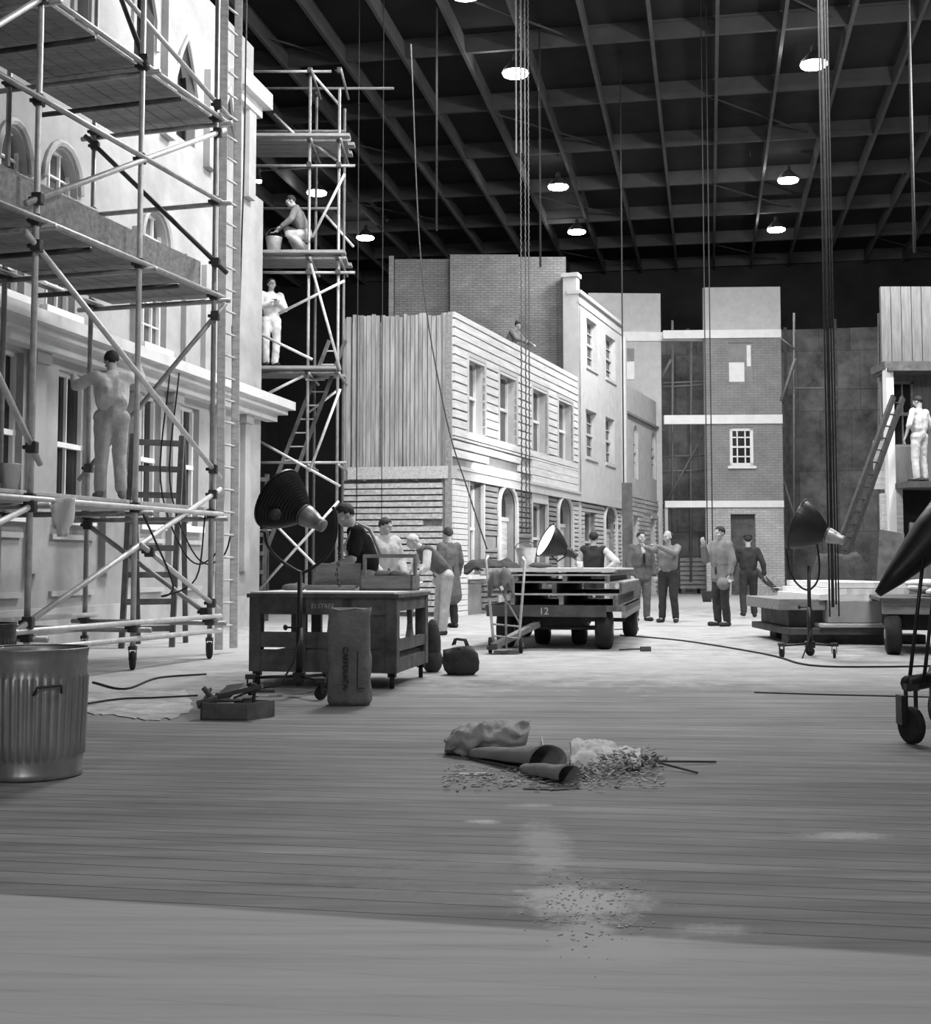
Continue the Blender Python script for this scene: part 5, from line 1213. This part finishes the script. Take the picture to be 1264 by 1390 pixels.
tool(MB().prism([(-.16, 0), (-.09, .10), (.04, .13), (-.03, .02)], 0, .006) if False else MB().add([(-.16, .1, .14), (-.05, .1, .13), (.05, .18, .25), (-.08, .18, .235), (-.16, .106, .14), (-.05, .106, .13), (.05, .186, .25), (-.08, .186, .235)], [(0, 1, 2, 3), (7, 6, 5, 4), (0, 4, 5, 1), (1, 5, 6, 2), (2, 6, 7, 3), (3, 7, 4, 0)]), 'hawk_plate', 'steel', 'flat metal plasterer plate propped up in the tool box', 'tool')
tool(MB().beam((-.2, .12, .14), (.2, .12, .235), .05, .03), 'saw', 'wood_dark', 'long dark tool handle slanting over the tool box')
tool(MB().tube([(-.235, .1, .22), (-.17, .1, .15)], .02, 8).tube([(-.26, .05, .1), (-.12, .08, .14)], .03, 8), 'hammer', 'wood_dark', 'stubby dark hammer sticking out left of the tool box')
tool(MB().tube([(.13, .14, .1), (.135, .14, .235)], .014, 8).box(.11, .15, .12, .16, .22, .25), 'mallet', 'steel_dark', 'upright mallet standing in the tool box')
R = random.Random(4)
labs = ['pale handled brush lying in the tool box', 'dark chisel across the tool box front', 'thin wooden float in the middle of the tool box', 'short steel trowel at the right end of the tool box', 'pale stick poking out right of the tool box', 'black pincers in the back of the tool box']
for k, lab in enumerate(labs):
    a = (R.uniform(-.18, .05), R.uniform(.05, .22), .11+.012*k); b_ = (a[0]+R.uniform(.1, .2), a[1]+R.uniform(-.05, .05), .12+.012*k+(.05 if k == 4 else 0))
    tool(MB().beam(a, b_, R.uniform(.015, .04), .012), ['paint_brush', 'chisel', 'plaster_float', 'trowel', 'stick', 'pincers'][k], ['wood_light', 'steel_dark', 'wood', 'steel_light', 'wood_light', 'black_metal'][k], lab)
# scraps right of the tool box
for k, (px, py, lab) in enumerate(((357, 940, 'short dark batten on the floor behind the tool box'), (366, 946, 'pale stick on the floor right of the tool box'))):
    p = g(px, py); tag(centred(MB().beam((p.x-.08, p.y, .012), (p.x+.1, p.y+.05*k, .012), .03, .02), 'batten', 'wood_dark' if k == 0 else 'wood_light'), lab, 'batten')
# dust sheet strip
pts = [(126, 941), (180, 938), (250, 938), (262, 952), (262, 962), (240, 974), (205, 977), (170, 972), (126, 968), (60, 960), (60, 944)]
pts = [(x0+(x1-x0)*t/6+random.uniform(-3, 3), y0+(y1-y0)*t/6+random.uniform(-1.6, 1.6)) for (x0, y0), (x1, y1) in zip(pts, pts[1:]+pts[:1]) for t in range(6)]
mb = MB(); vs = [g(x, y, .008) for x, y in pts]; c = sum(vs, Vector())/len(vs)
n = len(vs); allv = [c+Vector((0, 0, .006))]+vs+[v-Vector((0, 0, .007)) for v in vs]
mb.add(allv, [(0, 1+(k+1) % n, 1+k) for k in range(n)]+[(1+k, 1+(k+1) % n, 1+n+(k+1) % n, 1+n+k) for k in range(n)])
tag(centred(mb, 'dust_sheet', mat('sheet_dusty', .42, .95, .45, 5, bump=.6), smooth=False), 'pale trampled dust sheet on the floor between dustbin and tool box', 'sheet')
rope([g(100, 958, .025), g(160, 949, .025), g(210, 947, .025), g(268, 944, .02)], .009, 'black cable crossing the pale dust sheet', 'rubber', 'cable', 'cable')
rope([g(126, 926, .01), g(170, 935, .01), g(215, 920, .01), g(280, 915, .01)], .01, 'thin cable on the floor behind the dust sheet', 'rubber', 'cable', 'cable')
rope([g(842, 862, .01), g(930, 870, .01), g(1040, 888, .01), g(1100, 903, .01), g(1200, 905, .01), g(1300, 903, .01)], .012, 'long cable trailing over the floor to the right lamp stand', 'rubber', 'cable', 'cable')
rope([g(1024, 940, .005), g(1130, 943, .005), g(1290, 947, .005)], .007, 'straight dark floor gap in front of the right stand, laid as a thin strand', 'rubber', 'cable', 'cable')  # thin black strand added as the dark gap between floor boards
for px, py, lab in ((862, 856, 'small dark wooden wedge on the floor right of the trailer'), (877, 884, 'little dark scrap lying in the middle of the yard')):
    p = g(px, py); tag(centred(MB().box(p.x-.07, p.x+.06, p.y-.05, p.y+.05, 0, .06).beam((p.x-.35, p.y, .02), (p.x-.05, p.y, .03), .03, .02), 'wood_scrap', 'wood_dark'), lab, 'scrap')

# the heap of sacking and plaster in the foreground
def shell(nu, nv, fn, name, m, label, cat, th=.006, smooth=True):
    vs = [fn(i/(nu-1), j/(nv-1)) for i in range(nu) for j in range(nv)]
    mb = MB().add(vs, [(i*nv+j, (i+1)*nv+j, (i+1)*nv+j+1, i*nv+j+1) for i in range(nu-1) for j in range(nv-1)])
    lo = min(v.z for v in mb.v)
    o = centred(mb, name, m, smooth=smooth); s_ = o.modifiers.new('s', 'SOLIDIFY'); s_.thickness = th; s_.offset = 0; o.location.z = max(o.location.z, th/2+.001); return tag(o, label, cat)
hb0 = g(660, 1028)
def bagf(u, v):   # flattened sack lying on its side, open to the right
    x = hb0.x-.235+.47*u; a = v*2*PI; c, s = math.cos(a), math.sin(a); k = .45+.55*min(1, u*3.2); op = 1+.15*max(0, u-.7)
    zz = .09*k*op*(1+s)+0.028*noise.noise(Vector((u*6, c*1.6, s*1.6)))+.012*noise.noise(Vector((u*22, c*6, s*6))); yy = .15*k*c+.04*noise.noise(Vector((u*6+9, c*2, s*2)))
    if zz < 0: zz = 0
    return Vector((x+.03*s*(u-.2)*(1 if u > .8 else .6)+.02*noise.noise(Vector((u*4, c*2, 7.))), hb0.y+.12+yy, zz+.004))
shell(60, 60, bagf, 'paper_sack', 'paper_bag', 'crumpled brown paper sack lying open at the left of the floor heap', 'sack')
h1 = g(705, 1060)
def roll(px0, py0, px1, py1, r0, r1, a0, a1, cut=0.):
    P0, P1 = g(px0, py0), g(px1, py1); ax = (P1-P0).normalized(); sd_ = Vector((-ax.y, ax.x, 0))
    def f(u, v):
        r = r0+(r1-r0)*v; a = a0+(a1-a0)*u; rr = r*(1-.22*u); e = cut*max(0, u-.35)
        p = P0.lerp(P1, v*(1-e))
        return p+sd_*(rr*math.cos(a)*1.15)+Vector((0, 0, max(.004, r*.92+rr*math.sin(a)+.01*noise.noise(Vector((u*4, v*4, px0))))))
    return f
shell(34, 16, roll(640, 1030, 752, 1052, .03, .085, -PI*.62, PI*1.15, .25), 'linoleum_roll', 'sheet_grey', 'long grey half rolled sheet in the middle of the floor heap', 'sheet')
shell(30, 12, roll(712, 1053, 776, 1066, .035, .055, -PI*.5, PI*1.2, .2), 'linoleum_roll', 'sheet_grey', 'short curled sheet lying in front of the long roll', 'sheet')
def plf(u, v):
    p = g(775+v*95, 1046-u*22); return p+Vector((0, 0, .006+.11*math.sin(u*PI)**.7*(1-.45*v)*(.6+.4*math.sin(v*2.6+.5))+(.05*noise.noise(Vector((u*5, v*5, 4.)))+.014*noise.noise(Vector((u*19, v*19, 4.))))*min(1, 6*u*(1-u))))
shell(44, 52, plf, 'plaster_sheet', 'plaster', 'white plaster cloth lump at the right of the floor heap', 'plaster', .02)
mb = MB(); R = random.Random(11)
for k in range(620):
    t = R.random(); px = 770+R.gauss(60, 35); py = 1048+R.gauss(0, 8)+(px-800)*-.08
    if R.random() < .35: px = R.uniform(600, 900); py = R.gauss(1058, 8)
    px = min(max(px, 596), 905); py = min(max(py, 1028), 1076)
    p = g(px, py); L = R.uniform(.01, .05); a = R.uniform(0, PI); zz = R.uniform(.004, .085 if 815 < px < 885 and py > 1034 else .05 if 780 < px < 880 else .012)
    d = Vector((math.cos(a)*L, math.sin(a)*L, R.uniform(-.3, .5)*L*(zz > .01))); q = p+Vector((0, 0, zz)); mb.beam(q, Vector((q+d)[:2]+(max(.004, (q+d).z),)), R.uniform(.004, .018), R.uniform(.002, .006))
tag(centred(mb, 'debris', mat('shavings', .38, .9, .6, 14)), 'scattered wood shavings and crumbs round the floor heap', 'debris', kind='stuff')
mb = MB(); R = random.Random(13)
for k in range(420):
    px = R.uniform(600, 900); py = R.gauss(1056, 9); py = min(max(py, 1030), 1080)
    fr = R.random() < .45
    if fr: px, py = R.gauss(795, 38), R.gauss(1235, 26)
    p = g(px, py); s = R.uniform(.002, .005) if fr else R.uniform(.003, .008); mb.ball(p+Vector((0, 0, s*.6)), (s*1.3, s, s*.6), None, 6)
tag(centred(mb, 'plaster_crumbs', 'plaster'), 'white plaster crumbs strewn over the floor boards in the foreground', 'debris', kind='stuff')
mb = MB(); R = random.Random(17)
for k in range(40):
    p = g(R.gauss(850, 22), R.gauss(1040, 6)); mb.ball(p+Vector((0, 0, R.uniform(.01, .06))), (R.uniform(.01, .03), R.uniform(.01, .025), R.uniform(.008, .02)), Euler((R.uniform(0, 3), R.uniform(0, 3), 0)).to_matrix(), 5)
tag(centred(mb, 'rubble', 'tarp'), 'grey rubble at the right end of the floor heap', 'rubble', kind='stuff')
for a, b_, lab in (((880, 1041), (972, 1036), 'long thin dark stick lying right of the floor heap'), ((895, 1043), (947, 1051), 'shorter dark stick lying right of the floor heap'), ((735, 1006), (738, 1018), 'small pale peg in the mouth of the paper sack')):
    p, q = g(*a), g(*b_); tag(centred(MB().tube([p+Vector((0, 0, .03)), q+Vector((0, 0, .008))], .006, 6), 'stick', 'wood_dark' if a[0] > 800 else 'wood_light'), lab, 'stick')
for px, py, w_, lab in ((640, 1052, .12, 'flat pale card scrap left in front of the floor heap'), (748, 1072, .14, 'torn dark card scrap in front of the curled sheet')):
    p = g(px, py); mb = MB().prism([(-w_, 0), (-w_*.5, .05), (w_*.8, .06), (w_, .01), (w_*.2, -.03)], -.002, .002); mb.v = [Vector((v.x+p.x, v.z+p.y, .004+v.y+.01*(v.x > 0)*0)) for v in mb.v]
    tag(centred(mb, 'card_scrap', 'wood_light' if px < 700 else 'wood_dark'), lab, 'scrap')
